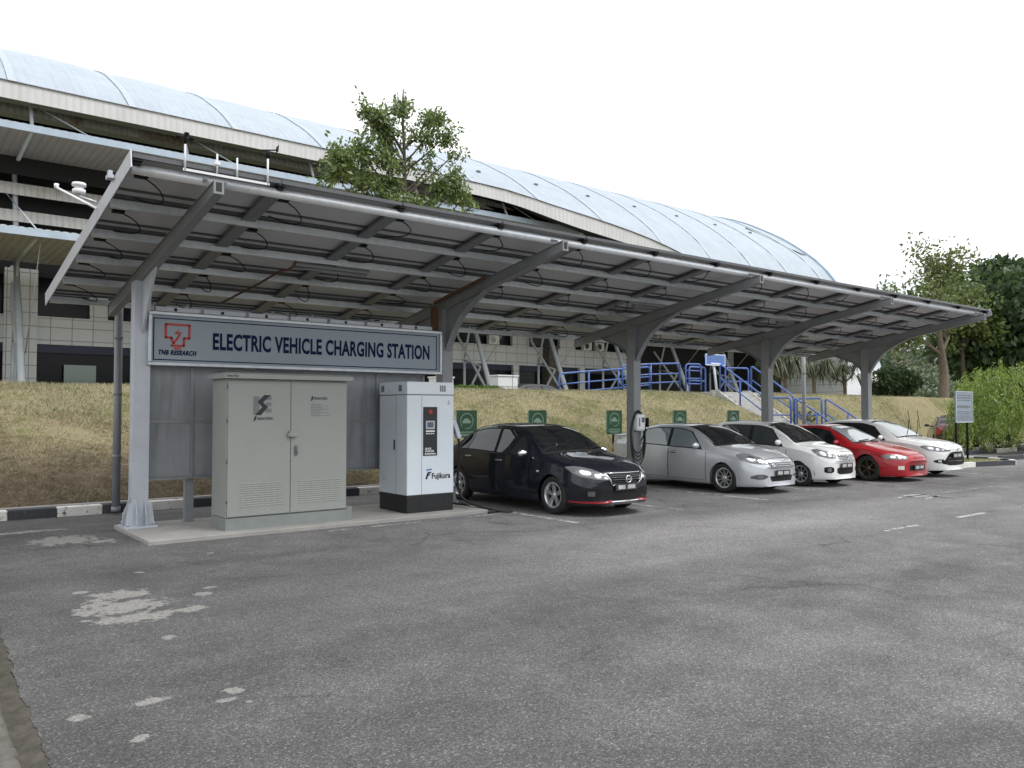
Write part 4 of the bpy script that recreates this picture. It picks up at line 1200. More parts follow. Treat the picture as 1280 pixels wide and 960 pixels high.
    build_car(dict(name='parked_car', label='small white hatchback with black mesh intake between the silver and red cars', loc=(16.63,9.34,0), zk=.925, L=L, W=1.48, paint='p_white', group='cars parked under the carport',
        top=[(0,.62),(.03,.74),(.08,.82),(.2,.88),(.45,.95),(.75,1.0),(.85,1.04),(1.2,1.28),(1.55,1.45),(1.9,1.515),(2.5,1.53),(3.0,1.50),(3.25,1.40),(3.42,1.16),(3.5,1.0),(L,.80)],
        belt=[(0,.56),(.3,.76),(.8,.87),(1.3,.92),(2.2,.96),(3.0,1.0),(3.4,.98),(L,.78)], plan=plan2, sill=[(0,.19),(.5,.17),(1.2,.19),(3,.2),(L,.28)], tum=.30, side_glass='glass_mid',
        wr=.275, rimr=.185, axles=(.72,3.11), bow=.24, spokes=(9,0,.035,.028),
        windows=[(1.18,1.98,.34,.02),(2.06,2.95,.02,-.12)], doors=[(1.06,2.0),(2.02,2.90)], mirror=(1.22,.99),
        wind=(.86,1.66), windw=(.60,.50), rearw=(3.40,3.12), bonnet=(.14,.80), bonnetw=(.42,.58), plate=.50, emblem=(.70,'oval'), tail=(.78,1.1),
        front=[('grille','lamp_dark', quad((-.26,.635),(.26,.635),(.32,.755),(-.32,.755)), 14, 4, 'front', .004, False, 0),
               ('headlight','lamp', chain([(-.28,.84,.875),(-.18,.735,.89),(0,.685,.83),(.12,.675,.78),(.19,.675,.74)]), 16, 8, 'diag', .006, True, 48),
               ('lower_intake','black', chain([(-.32,.34,.44),(-.24,.30,.46),(.24,.30,.46),(.32,.34,.44)]), 14, 4, 'front', .004, False, 0),
               ('fog_recess','black', chain([(-.06,.36,.46),(.0,.34,.48),(.10,.34,.48),(.15,.37,.45)]), 8, 5, 'diag', .005, True, 48),
               ('fog_lamp','lamp', quad((.01,.37),(.09,.37),(.09,.45),(.01,.45)), 6, 6, 'diag', .010, True, 48)],
        bars=[(-.31,.31,.735,.008,'chrome'),(-.30,.30,.695,.008,'chrome'),(-.28,.28,.655,.008,'chrome')], lines=[]))
    # ---- red coupe-like car
    L = 4.10
    build_car(dict(name='parked_car', label='low red car with dark bronze wheels between the two white cars', loc=(19.19,8.98,0), zk=.965, L=L, W=1.69, paint='p_red', group='cars parked under the carport', rim='rim_dark', screen='screen_pale',
        top=[(0,.50),(.03,.58),(.08,.64),(.2,.705),(.5,.79),(.9,.875),(1.15,.92),(1.22,.935),(1.6,1.14),(2.0,1.31),(2.35,1.365),(2.8,1.36),(3.3,1.25),(3.7,1.05),(3.9,.98),(4.05,.93),(L,.75)],
        belt=[(0,.46),(.3,.65),(.8,.75),(1.3,.81),(2.2,.84),(3.2,.88),(3.8,.87),(L,.70)], plan=plan_for(L), sill=[(0,.14),(.5,.13),(1.2,.16),(3,.17),(L,.26)],
        wr=.30, rimr=.215, axles=(.86,3.30), bow=.28, spokes=(6,0,.055,.045),
        windows=[(1.58,2.62,.34,.03),(2.70,3.42,.03,-.30)], doors=[(1.42,2.66)], mirror=(1.62,.885),
        wind=(1.23,2.05), windw=(.66,.52), rearw=(3.68,3.1), bonnet=(.16,1.18), bonnetw=(.50,.66), tail=(.62,.84),
        front=[('grille','lip_red', quad((-.22,.545),(.22,.545),(.24,.60),(-.24,.60)), 12, 3, 'front', .004, False, 0),
               ('headlight','lamp', chain([(-.34,.585,.645),(-.22,.555,.655),(-.05,.54,.655),(.10,.535,.64),(.22,.54,.615)]), 16, 6, 'diag', .006, True, 46),
               ('lower_intake','black', quad((-.38,.27),(.38,.27),(.38,.40),(-.38,.40)), 14, 4, 'front', .004, False, 0),
               ('fog_lamp','amber', quad((-.02,.30),(.12,.30),(.12,.39),(-.02,.39)), 6, 5, 'diag', .006, True, 46),
               ('side_marker','amber', quad((-.62,.41),(-.55,.41),(-.55,.44),(-.62,.44)), 4, 2, 'diag', .004, True, 46)],
        bars=[(-.23,.23,.573,.007,'p_red')], lines=[], plate=.345))
    # ---- white sedan, wipers raised
    L = 4.41
    build_car(dict(name='parked_car', label='white sedan with both wipers raised at the far end of the carport', loc=(21.22,9.0,0), zk=.965, L=L, W=1.70, paint='p_white', group='cars parked under the carport', screen='screen_pale',
        top=[(0,.66),(.03,.77),(.08,.82),(.2,.87),(.45,.93),(.8,.98),(1.05,1.01),(1.12,1.03),(1.5,1.24),(1.9,1.41),(2.25,1.47),(2.75,1.475),(3.2,1.42),(3.6,1.27),(3.92,1.13),(4.1,1.10),(4.3,1.08),(4.38,.98),(L,.82)],
        belt=[(0,.58),(.3,.75),(.8,.85),(1.3,.90),(2.2,.94),(3.2,.98),(3.9,.98),(L,.78)], plan=plan_for(L), sill=[(0,.19),(.5,.17),(1.2,.18),(3,.19),(L,.30)],
        wr=.30, rimr=.20, axles=(.90,3.45), bow=.28, spokes=(5,.14,.05,.034),
        windows=[(1.48,2.30,.36,.04),(2.38,3.40,.04,-.30)], doors=[(1.34,2.32),(2.34,3.26)], mirror=(1.54,.965),
        wind=(1.13,2.0), windw=(.68,.53), rearw=(3.86,3.15), bonnet=(.18,1.09), bonnetw=(.52,.66), plate=.56, emblem=(.72,'ovals'), tail=(.78,1.0), wipers=(-.36,.14),
        front=[('lower_intake','black', chain([(-.58,.36,.40),(-.44,.33,.54),(-.30,.31,.66),(.30,.31,.66),(.44,.33,.54),(.58,.36,.40)]), 20, 6, 'front', .004, False, 0),
               ('headlight','lamp', chain([(-.38,.775,.80),(-.28,.705,.815),(-.1,.675,.80),(.05,.665,.765),(.18,.67,.72)]), 16, 7, 'diag', .006, True, 48),
               ('headlight_mask','lamp_dark', chain([(.10,.672,.71),(.2,.672,.70),(.3,.675,.70)]), 8, 3, 'diag', .009, True, 48),
               ('fog_recess','black', chain([(-.12,.40,.44),(0,.37,.47),(.12,.38,.47)]), 8, 5, 'diag', .005, True, 48),
               ('fog_lamp','green_pale', quad((-.02,.395),(.06,.395),(.06,.45),(-.02,.45)), 5, 5, 'diag', .010, True, 48)],
        bars=[(-.50,.50,.715,.009,'chrome'),(-.30,.30,.62,.007,'lamp_dark'),(-.36,.36,.50,.007,'lamp_dark'),(-.40,.40,.42,.007,'lamp_dark')], lines=[]))
    # ---- two cars half seen
    def plain(label, loc, rz, paintm):
        L = 4.2
        return build_car(dict(name='parked_car', label=label, loc=loc, rz=rz, L=L, W=1.70, paint=paintm, detail=False,
            top=[(0,.60),(.03,.675),(.08,.735),(.2,.80),(.7,.93),(1.1,1.02),(1.5,1.25),(1.9,1.42),(2.4,1.47),(3.0,1.46),(3.5,1.34),(3.9,1.10),(4.12,1.0),(L,.84)],
            belt=[(0,.56),(.3,.74),(.8,.84),(1.3,.90),(2.2,.945),(3.2,.985),(3.9,.97),(L,.80)], plan=plan_for(L), sill=[(0,.19),(1.2,.18),(3,.19),(L,.28)],
            wr=.30, rimr=.20, axles=(.86,3.4), bow=.28, spokes=(5,.14,.05,.034), windows=[(1.5,2.36,.32,.05),(2.44,3.45,.05,-.2)], doors=[(1.36,2.38),(2.40,3.25)], mirror=(1.52,.965),
            wind=(1.17,1.98), windw=(.68,.53), rearw=(3.84,3.45), bonnet=(.2,1.1), tail=(.68,1.0),
            front=[('grille','black', quad((-.30,.50),(.30,.50),(.38,.66),(-.38,.66)), 12, 4, 'front', .004, False, 0),
                   ('headlight','lamp', chain([(-.38,.70,.79),(-.1,.66,.79),(.12,.64,.73)]), 10, 6, 'diag', .006, True, 48)]))
    plain('dark maroon car with a red tail lamp half hidden by the weeping tree', (39.25,17.2,.0), radians(120), 'p_maroon')
    plain('black car of which only the roof shows above the bank top', (23.6,25.6,1.28), radians(90), 'p_black')
# ------------------------------------------------------------------ hall behind
STRX = [4.88+6.247*k for k in range(-2, 9)]
vault = pchip([(33.6,9.9),(34.5,11.2),(35.4,12.4),(36.2,13.4),(37.3,14.4),(38.4,15.25),(40.0,16.35),(41.5,17.2),(43.5,18.25),(45.6,19.1),(48.5,19.95),(52.5,20.7),(57,20.9)])
edgeY = pchip([(-14,38.0),(18,38.0),(28.6,37.75),(32.7,36.9),(36.5,36.25),(40.2,35.6),(44,34.6),(50,33.9),(61,33.7)])
edgeDrop = pchip([(-14,.72),(24,.68),(30,.74),(35,.90),(40,.80),(46,.3),(61,.1)])
def make_hall():
    root = thing('exhibition_hall', 'long hall with pale blue barrel roof, louvred canopies and white panelled ground floor', 'building', (24,44,1.3))
    XA, XB = -12.0, 61.0
    # barrel roof, slightly pillowed between its ribs
    xs = np.linspace(XA, XB, 150); P = []
    for x in xs:
        y0 = edgeY(x); row = []
        pil = .11*abs(sin(pi*(x-8.67)/4.57))
        for t in np.linspace(0, 1, 30):
            y = lerp(y0, 57, t); k = sin(pi*min(1, t*1.6)*.5)
            row.append((x, y, vault(y)+pil*k*(1-.7*sstep(50, 61, x))))
        for t in np.linspace(0.08, 1, 12):
            y = lerp(57, 80, t); row.append((x, y, vault(114-y) if 114-y > 33.6 else 9.9))
        P.append(row)
    r = MB(); r.grid(P); roof = wb(r, 'roof', M['vault'], root)
    rb = []
    k = 0
    x = 8.67-4.57*4
    while x < XB:
        m = MB(); y0 = edgeY(x)
        pts = [(x, lerp(y0, 57, t), vault(lerp(y0, 57, t))+.045) for t in np.linspace(0, 1, 24)]
        for a, b in zip(pts[:-1], pts[1:]): m.bar(a, b, .30, .035)
        wb(m, 'roof_rib', M['rib'], roof); x += 4.57
    m = MB(); pts = [(XB-.05, lerp(33.8, 57, t), vault(lerp(33.8, 57, t))+.05) for t in np.linspace(0, 1, 24)]
    for a, b in zip(pts[:-1], pts[1:]): m.bar(a, b, .30, .22)
    wb(m, 'roof_end_trim', M['gutter'], roof)
    # small fittings dotted along the roof
    for x in np.arange(28.6, 60, 4.57):
        m = MB(); m.bbox(x-.12, x+.12, 39.6, 39.85, vault(39.7)-.05, vault(39.7)+.12, .02); wb(m, 'roof_fitting', M['lamp_dark'], roof)
    m = MB()
    m.tube([(57.2, 41.0, vault(41)+.1),(59.6,37.4,vault(37.4)+.1),(60.4,37.4,vault(37.4)+.1)], .05, 6)
    wb(m, 'roof_cable', M['lamp_dark'], roof)
    # end wall
    e = MB(); poly = [(34.2, 1.3)]+[(y, vault(y)-.05) for y in np.linspace(34.2, 57, 20)]+[(114-y, vault(y)-.05) for y in np.linspace(57, 34.2, 20)]+[(79.8, 1.3)]
    e.prism(poly, 'x', XB-.30, XB-.12); wb(e, 'end_wall', M['tile'], root)
    # fascia hanging from the roof edge
    P = [[(x, edgeY(x)-.06, vault(edgeY(x))-.01), (x, edgeY(x)-.08, vault(edgeY(x))-edgeDrop(x))] for x in xs]
    f = MB(); f.grid(P); P2 = [[(x, edgeY(x)-.03, vault(edgeY(x))-.02), (x, edgeY(x)-.05, vault(edgeY(x))-edgeDrop(x))] for x in xs]; f.grid(P2)
    wb(f, 'fascia', M['fascia'], root)
    f = MB(); pts = [(x, edgeY(x)-.09, vault(edgeY(x))+.02) for x in xs[::3]]
    f.tube(pts, .035, 6); wb(f, 'edge_flashing', M['lamp_dark'], root)
    f = MB(); f.grid([[(x, lerp(edgeY(x)+.03, 42.6, t), vault(edgeY(x))-edgeDrop(x)+.06+1.5*t) for t in (0, .3, 1)] for x in xs if x < 46]); wb(f, 'recess_shade', M['shade_black'], root)  # dark sheet added to paint shade below the roof edge
    # near-black boxes painting the shade of the recesses, then louvres, from the top down
    XE = 58.
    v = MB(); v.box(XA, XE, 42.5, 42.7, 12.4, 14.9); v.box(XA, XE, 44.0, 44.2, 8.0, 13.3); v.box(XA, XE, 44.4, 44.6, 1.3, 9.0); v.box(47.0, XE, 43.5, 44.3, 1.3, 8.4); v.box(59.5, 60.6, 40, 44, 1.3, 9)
    wb(v, 'recess_shade', M['shade_black'], root)
    def louvre(y, z0, z1, lean=-.22):
        P = [[(x, y+lean*(1-t)-.06*sin(pi*t), lerp(z0, z1, t)) for t in np.linspace(0, 1, 6)] for x in np.linspace(XA, XE, 3)]
        m = MB(); m.grid(P); wb(m, 'louvre', M['louvre'], root)
    louvre(40.0, 14.28, 14.74)
    louvre(43.2, 11.55, 12.15); louvre(43.0, 10.28, 10.85); 
    # canopies
    for (yg, z, yb) in ((38.2, 13.28, 43.9), (35.8, 8.52, 42.6)):
        s = MB(); s.box(XA, XE, yg+.10, yb, z-.10, z-.04); s.box(XA, XE, yg+.10, yb, z-.035, z+.10)
        wb(s, 'canopy', M['soffit'], root)
        g = MB(); g.box(XA, XE, yg, yg+.095, z-.13, z+.16); wb(g, 'gutter', M['gutter'], root)
        g = MB()
        for x in np.arange(XA, XE, .30): g.box(x, x+.17, yg+.10, yg+.5, z+.102, z+.20)
        wb(g, 'rib_end', M['fascia'], root)
    # facade: upper glazing, spandrel of white panels, ground floor glazing, pillars
    s = MB(); s.box(XA, 47, 44.0, 44.18, 4.82, 6.05); s.box(XA, 47, 43.92, 43.999, 6.06, 6.14)
    wb(s, 'spandrel', M['tile'], root)
    g = MB(); g.box(XA, XE, 44.25, 44.3, 6.0, 8.4); wb(g, 'upper_glazing', M['dark_glass'], root)
    g = MB(); g.box(XA, XE, 44.22, 44.27, 1.3, 4.82); wb(g, 'ground_glazing', M['dark_glass'], root)
    g = MB(); g.box(XA, XE, 44.05, 44.12, 4.42, 4.815); wb(g, 'dark_band', M['navy_band'], root)
    for x in STRX:
        p = MB(); p.box(x-.30, x+1.05, 43.75, 43.995, 1.3, 8.3) if x < 6 else (p.box(x+4.72, x+4.74, 44.1, 44.12, 1.3, 4.8) if x > 42 else p.box(x+4.72, x+5.22, 43.8, 44.04, 1.3, 4.815))
        wb(p, 'pillar', M['tile'], root)
    for x0, x1, z0 in ((8.2,9.0,6.14),(24.3,26.0,6.14),(34.6,36.1,6.14),(39.0,40.5,6.14)):
        p = MB(); p.box(x0, x1, 43.95, 44.2, z0, 8.3); wb(p, 'upper_panel', M['tile'], root)
    p = MB(); p.box(37.4, 38.5, 43.6, 44.1, 1.3, 6.3); p.tube([(37.55,43.5,1.3),(37.55,43.5,6.2)], .09, 8, 0); wb(p, 'service_column', M['old_concrete'], root)
    g = MB(); g.box(7.1, 8.5, 43.9, 43.96, 1.3, 3.86); wb(g, 'glass_door', M['green_glass'], root)
    # steel support frames, one every bay
    for x in STRX:
        m = MB()
        if x < 6:
            pass
        m.tube([(x, 40.0, 1.3), (x, 40.0, 2.8), (x, 42.5, 8.40)], [.17,.17,.12], 8)
        m.tube([(x, 40.64, 1.3), (x, 40.64, 3.1), (x, 43.7, 6.5), (x, 43.9, 8.4)], .085, 8)
        m.tube([(x, 42.95, 1.3), (x, 42.95, 4.9)], .085, 8); m.tube([(x, 42.95, 5.0), (x, 42.5, 6.5), (x, 41.9, 8.4)], .07, 8)
        m.tube([(x, 42.3, 1.3), (x, 42.3, 3.1), (x, 41.2, 4.4)], .075, 8); m.tube([(x, 42.95, 4.9), (x, 41.2, 4.45)], .06, 8)
        m.tube([(x, 42.5, 8.40), (x, 35.85, 8.50)], [.12,.07], 8)
        m.tube([(x, 42.9, 8.60), (x, 42.9, 10.17), (x, 43.8, 13.0), (x, 38.3, 13.24)], [.12,.12,.11,.07], 8)
        wb(m, 'support_frame', M['strut'], root)
        m = MB(); m.tube([(x, 38.4, 13.36), (x, 39.0, 14.5), (x, 39.0, 15.0)], [.07,.08,.03], 8); m.tube([(x, 39.0, 14.6), (x+2.2, 38.3, 13.4)], .03, 6)
        m.tube([(x, 36.0, 8.6), (x-.4, 42.8, 11.5)], .028, 6); m.tube([(x+.2, 37.0, 8.45), (x+.3, 41.5, 4.2)], .022, 5)
        m.bbox(x-.10, x+.10, 38.9, 39.1, 14.55, 14.8, .03)
        wb(m, 'tie_mast', M['strut'], root)
    # air conditioners on the ledge
    for k, (x, lab) in enumerate(((32.9,'white air conditioner on the panelled ledge, leftmost under the carport edge'),(41.6,'white air conditioner on the ledge left of the third carport post'),(42.9,'white air conditioner on the ledge close behind the third carport post'),(52.2,'white air conditioner on the ledge farthest along the hall'))):
        rr = thing('air_conditioner', lab, 'air conditioner', (x, 43.95, 6.14), group='air conditioners on the ledge')
        m = MB(); m.bbox(-.42, .42, -.2, .15, .02, .62, .02); bd = m.build('body', M['white'], rr)
        m = MB(); m.tube([(-.1,-.206,.32),(-.1,-.201,.32)], .22, 16); m.build('fan_grille', M['lamp_dark'], bd)
    # glazed white lean-to at the far end
    rr = thing('entrance_lodge', 'white end lodge with a steep pale blue glazed slope', 'building', (82, 44, 1.3))
    m = MB(); m.prism([(80.5,1.3),(87.2,1.3),(87.2,3.2),(84.6,7.4),(84.2,7.4)], 'y', 44, 52); bd = wb(m, 'wall', M['white'], rr)
    m = MB(); m.add([(87.3,44.4,3.3),(87.3,51.6,3.3),(84.75,51.6,7.45),(84.75,44.4,7.45)], [(0,1,2,3)]); m.add([(84.9,43.97,7.0),(87.1,43.97,3.5),(86.3,43.97,3.5),(84.6,43.97,6.2)], [(0,1,2,3)])
    wb(m, 'glazing', M['skylight'], bd)
    m = MB(); m.bar((80.2,43.8,5.4),(83.4,43.8,1.6), .3, .4); wb(m, 'sloped_beam', M['lamp_dark'], rr)

def railing(name, pts, label, zb=None, mids=(.36,.66), r=.034, h=1.0, group='blue tube handrails', parentpts=None):
    """pts: foot points; posts at every point, top rail with rounded ends, mid rails"""
    root = thing(name, label, 'railing', pts[0], 0, group)
    t = MB(); P = [Vector(p) for p in pts]
    up = Vector((0,0,h))
    a, b = P[0], P[-1]; d0 = (P[1]-P[0]).normalized()*.10; d1 = (P[-1]-P[-2]).normalized()*.10
    path = [a, a+up*.90, a+up*.97+d0*.3, a+up+d0]+[p+up for p in P[1:-1]]+[b+up-d1, b+up*.97-d1*.3, b+up*.90, b]
    t.tube(path, r, 8)
    tr = wb(t, 'top_rail', M['blue_rail'], root)
    for p in P[1:-1]:
        q = MB(); q.tube([p, p+up], r*.95, 8); wb(q, 'post', M['blue_rail'], root)
    for m_ in mids:
        q = MB(); q.tube([p+up*m_ for p in P], r*.75, 8); wb(q, 'mid_rail', M['blue_rail'], root)
    return root

def make_stairs():
    XL, XR = 25.2, 27.0
    root = tag(empty('staircase', (26.1, 17, 0)), 'pale concrete steps climbing the grass bank with a landing halfway', 'stairs')
    m = MB()
    def flight(y0, z0, y1, z1, n):
        m = MB()
        for k in range(n):
            ya = lerp(y0, y1, k/n); yb = lerp(y0, y1, (k+1)/n); z = lerp(z0, z1, (k+1)/n)
            m.box(XL, XR, min(ya,yb), max(ya,yb), -.2, z)
        wb(m, 'step_flight', M['stair'], root)
    flight(14.5, .05, 16.1, 1.05, 6); flight(17.3, 1.05, 19.3, 2.36, 8)
    m = MB(); m.box(XL-.02, XR+.02, 16.1, 17.3, -.2, 1.06); wb(m, 'landing', M['stair'], root)
    m = MB(); m.box(XL-.4, XR+1.6, 19.3, 22.5, 1.0, 2.37); wb(m, 'landing', M['stair'], root)
    m = MB()
    for x in (XL-.14, XR+.02):
        m.prism([(14.4,-.2),(14.4,.15),(16.1,1.15),(17.3,1.15),(19.3,2.44),(19.6,2.44),(19.6,-.2)], 'x', x, x+.12)
    wb(m, 'side_kerb', M['stair'], root)
    railing('handrail', [(XL-.08, 19.2, 2.42),(XL-.08, 18.3, 1.84),(XL-.08, 17.35, 1.2)], 'blue handrail of the upper stair flight on the near side', mids=(.45,))
    railing('handrail', [(XR+.08, 19.2, 2.42),(XR+.08, 18.3, 1.84),(XR+.08, 17.35, 1.2)], 'blue handrail of the upper stair flight on the far side', mids=(.45,))
    railing('handrail', [(XL-.08, 17.2, 1.1),(XL-.08, 16.2, 1.1)], 'blue looped rail on the near side of the stair landing', mids=(.40,))
    railing('handrail', [(XR+.08, 17.2, 1.1),(XR+.08, 16.2, 1.1)], 'blue looped rail on the far side of the stair landing', mids=(.40,))
    railing('handrail', [(XL-.08, 16.05, 1.1),(XL-.08, 15.2, .58),(XL-.08, 14.5, .12)], 'blue handrail of the lower stair flight on the near side', mids=(.45,))
    railing('handrail', [(XR+.08, 16.05, 1.1),(XR+.08, 15.2, .58),(XR+.08, 14.5, .12)], 'blue handrail of the lower stair flight on the far side', mids=(.45,))
    # ramp rails along the bank top
    railing('handrail', [(18.6,21.0,1.95),(20.0,21.0,2.08),(21.5,21.0,2.2),(23.2,21.0,2.34)], 'long blue ramp rail climbing along the bank top, leftmost', mids=(.30,.62), h=.98)
    railing('handrail', [(21.2,20.5,2.28),(22.6,20.4,2.38),(24.0,20.2,2.45)], 'blue rail in front of the ramp rail on the bank top', mids=(.30,.62))
    railing('handrail', [(24.1,20.0,2.42),(24.75,19.8,2.42)], 'short blue loop rail left of the stair head', mids=(.25,.45,.75))
    railing('handrail', [(25.4,20.9,2.4),(26.4,20.9,2.4)], 'blue loop rail behind the stair head', mids=(.45,))
    railing('handrail', [(27.3,20.6,2.4),(28.3,20.2,2.4)], 'blue rail right of the stair head', mids=(.45,))
    railing('handrail', [(28.4,15.4,.12),(30.0,15.9,.12)], 'low blue rail behind the white sedan roof', mids=(.45,), h=1.02)
    # sign at the stair head
    r = thing('direction_sign', 'small blue sign with white border on a post at the stair head', 'sign', (26.8,20.7,2.3))
    m = MB(); m.tube([(26.95,20.75,2.3),(26.75,20.75,3.5)], .05, 8); wb(m, 'post', M['strut'], r)
    m = MB(); m.bbox(26.12, 27.38, 20.66, 20.70, 3.48, 3.94, .01); pn = wb(m, 'sign_plate', M['blue_sign'], r)
    m = MB()
    for a in ((26.12,27.38,3.48,3.51),(26.12,27.38,3.91,3.94),(26.12,26.15,3.511,3.909),(27.35,27.38,3.511,3.909),(26.45,27.05,3.535,3.585)): m.box(a[0],a[1],20.652,20.659,a[2],a[3])
    for z in (3.83,3.74,3.65):
        rr = random.Random(int(z*100)); x = 26.25
        while x < 27.2:
            w = rr.uniform(.05,.14); m.box(x, x+w, 20.654, 20.659, z-.018, z+.018, 1); x += w+.03
    wb(m, 'print', [M['white'], M['ink_grey']], pn)
    # noticeboard at the far kerb
    r = thing('notice_board', 'grey-blue notice board with rows of print on two black posts before the weeping tree', 'sign', (27.3,11.45,0))
    for x in (26.92, 27.72):
        m = MB(); m.tube([(x, 11.48, 0), (x, 11.48, 2.1)], .035, 8); wb(m, 'post', M['black'], r)
    m = MB(); m.bbox(26.74, 27.95, 11.40, 11.44, 1.27, 2.27, .006); pn = wb(m, 'board', M['notice'], r)
    m = MB()
    for a in ((26.74,27.95,1.27,1.30),(26.74,27.95,2.24,2.27),(26.74,26.77,1.301,2.239),(27.92,27.95,1.301,2.239)): m.box(a[0],a[1],11.385,11.3995,a[2],a[3])
    wb(m, 'frame', M['galv'], pn)
    m = MB(); rr = random.Random(5)
    for z, hh in ((2.14,.022),(2.06,.022),(1.98,.016),(1.78,.04),(1.62,.014),(1.56,.014),(1.48,.014),(1.42,.014),(1.36,.014)):
        x = 26.85
        while x < 27.8:
            w = rr.uniform(.04,.13); m.box(x, min(x+w, 27.85), 11.393, 11.3995, z-hh, z+hh); x += w+rr.uniform(.02,.06)
    wb(m, 'print', M['ink_grey'], pn)
    # white low boxes and planter walls on the bank top
    for (x0, x1, y, z1, lab) in ((14.35,15.0,22.2,2.72,'white low wall block left of the clipped hedge'),(16.85,17.72,22.2,2.84,'white low wall block right of the clipped hedge')):
        m = MB(); m.bbox(x0, x1, y, y+.5, 1.8, z1, .02); m.bbox(x0-.03, x1+.03, y-.03, y+.53, z1+.001, z1+.05, .01)
        o = m.build('planter_wall', M['tile']); tag(o, lab, 'wall')
    # black and white kerb stones
    m = MB()
    def kerb(x0, x1, y0, y1=None, white0=0, step=.65, top=.15):
        x = x0; k = white0
        while x < x1-.01:
            xe = min(x+step, x1)
            m.bbox(x+.004, xe-.004, y0, y0+.16, -.05, top, .018, k % 2); x = xe; k += 1
    kerb(-16.6, 25.1, 14.28); kerb(28.5, 60, 14.28, white0=1)
    o = m.build('kerb', [M['kerb_black'], M['kerb_white']]); tag(o, kind='structure')
    m = MB(); m.bbox(-16.6, 25.1, 14.445, 14.60, -.05, .165, .012); o = m.build('kerb', M['concrete']); tag(o, kind='structure')
    # planted island at the far end of the bays
    m = MB(); pts = []
    for t in np.linspace(0, 1, 13):
        a = lerp(-pi*.55, pi*.55, t); pts.append((26.6+1.9*cos(a)*1.0, 11.6+1.75*sin(a)))
    pts = [(23.3, 13.9),(23.1,12.2),(23.3,10.7),(24.4,10.45),(25.5,10.4)]+pts[2:-2]+[(25.6,13.6),(24.6,13.9)]
    n = len(pts)
    for k in range(n):
        (xa, ya), (xb, yb) = pts[k], pts[(k+1) % n]
        m.bar((xa,ya,.06),(lerp(xa,xb,.97),lerp(ya,yb,.97),.06), .15, .16, mi=(k % 2))
    o = m.build('kerb', [M['kerb_black'], M['kerb_white']]); tag(o, kind='structure')
    m = MB(); m.prism(pts, 'z', .0, .09); o = m.build('island', M['bank']); tag(o, kind='structure')
    m = MB()
    for (xa, xb, y, k) in ((29.2,31.0,11.0,0),(31.0,32.9,10.9,1),(32.9,35.0,10.8,0),(35,37,10.7,1)): m.bbox(xa, xb-.02, y, y+.16, -.02, .16, .02, k)
    for (xa, xb, y, k) in ((32.0,34.5,13.2,0),(34.5,36.5,13.2,1),(36.5,39,13.2,0)): m.bbox(xa, xb-.02, y, y+.16, -.02, .16, .02, k)
    o = m.build('kerb', [M['kerb_black'], M['kerb_white']]); tag(o, kind='structure')
# ------------------------------------------------------------------ ground
footY = pchip([(-60,14.46),(25,14.46),(28,15.2),(32,17.2),(40,18.0),(90,18.5)])
def hN(x, y):
    return .06*sin(x*.9+1.3*sin(y*.7))+.05*sin(y*1.7+.6*sin(x*.5+2))+.03*sin(x*2.3+y*1.1)
def bank_z(x, y):
    yf = footY(x); crest = 20.0
    if y <= yf: return -.06
    s = clamp((y-yf)/(crest-yf), 0, 1)
    top = lerp(2.22, 2.36, sstep(2, 30, x))
    z = .10+(top-.10)*(s**.92*(1-.0*s)) if s < 1 else top
    z = .10+(top-.10)*(1-(1-s)**1.35)
    z += hN(x, y)*sstep(0, .3, s)*(1-.8*sstep(.85, 1, s))
    if y > 22.5: z = lerp(z, 1.28, sstep(22.5, 25, y))
    if 24.9 < x < 27.3 and y < 19.7: z = min(z, lerp(-.06, 2.2, clamp((y-14.6)/4.9, 0, 1))-.12)
    if 24.7 < x < 28.7 and 19.2 < y < 22.6: z = min(z, 2.30)
    return z
def ex(y): return .67+.03*sstep(4.2,5.6,y)+.10*sstep(5.2,8.2,y)+.010*sin(y*2.3)+(-(y-8.2)*.9 if y > 8.2 else 0)
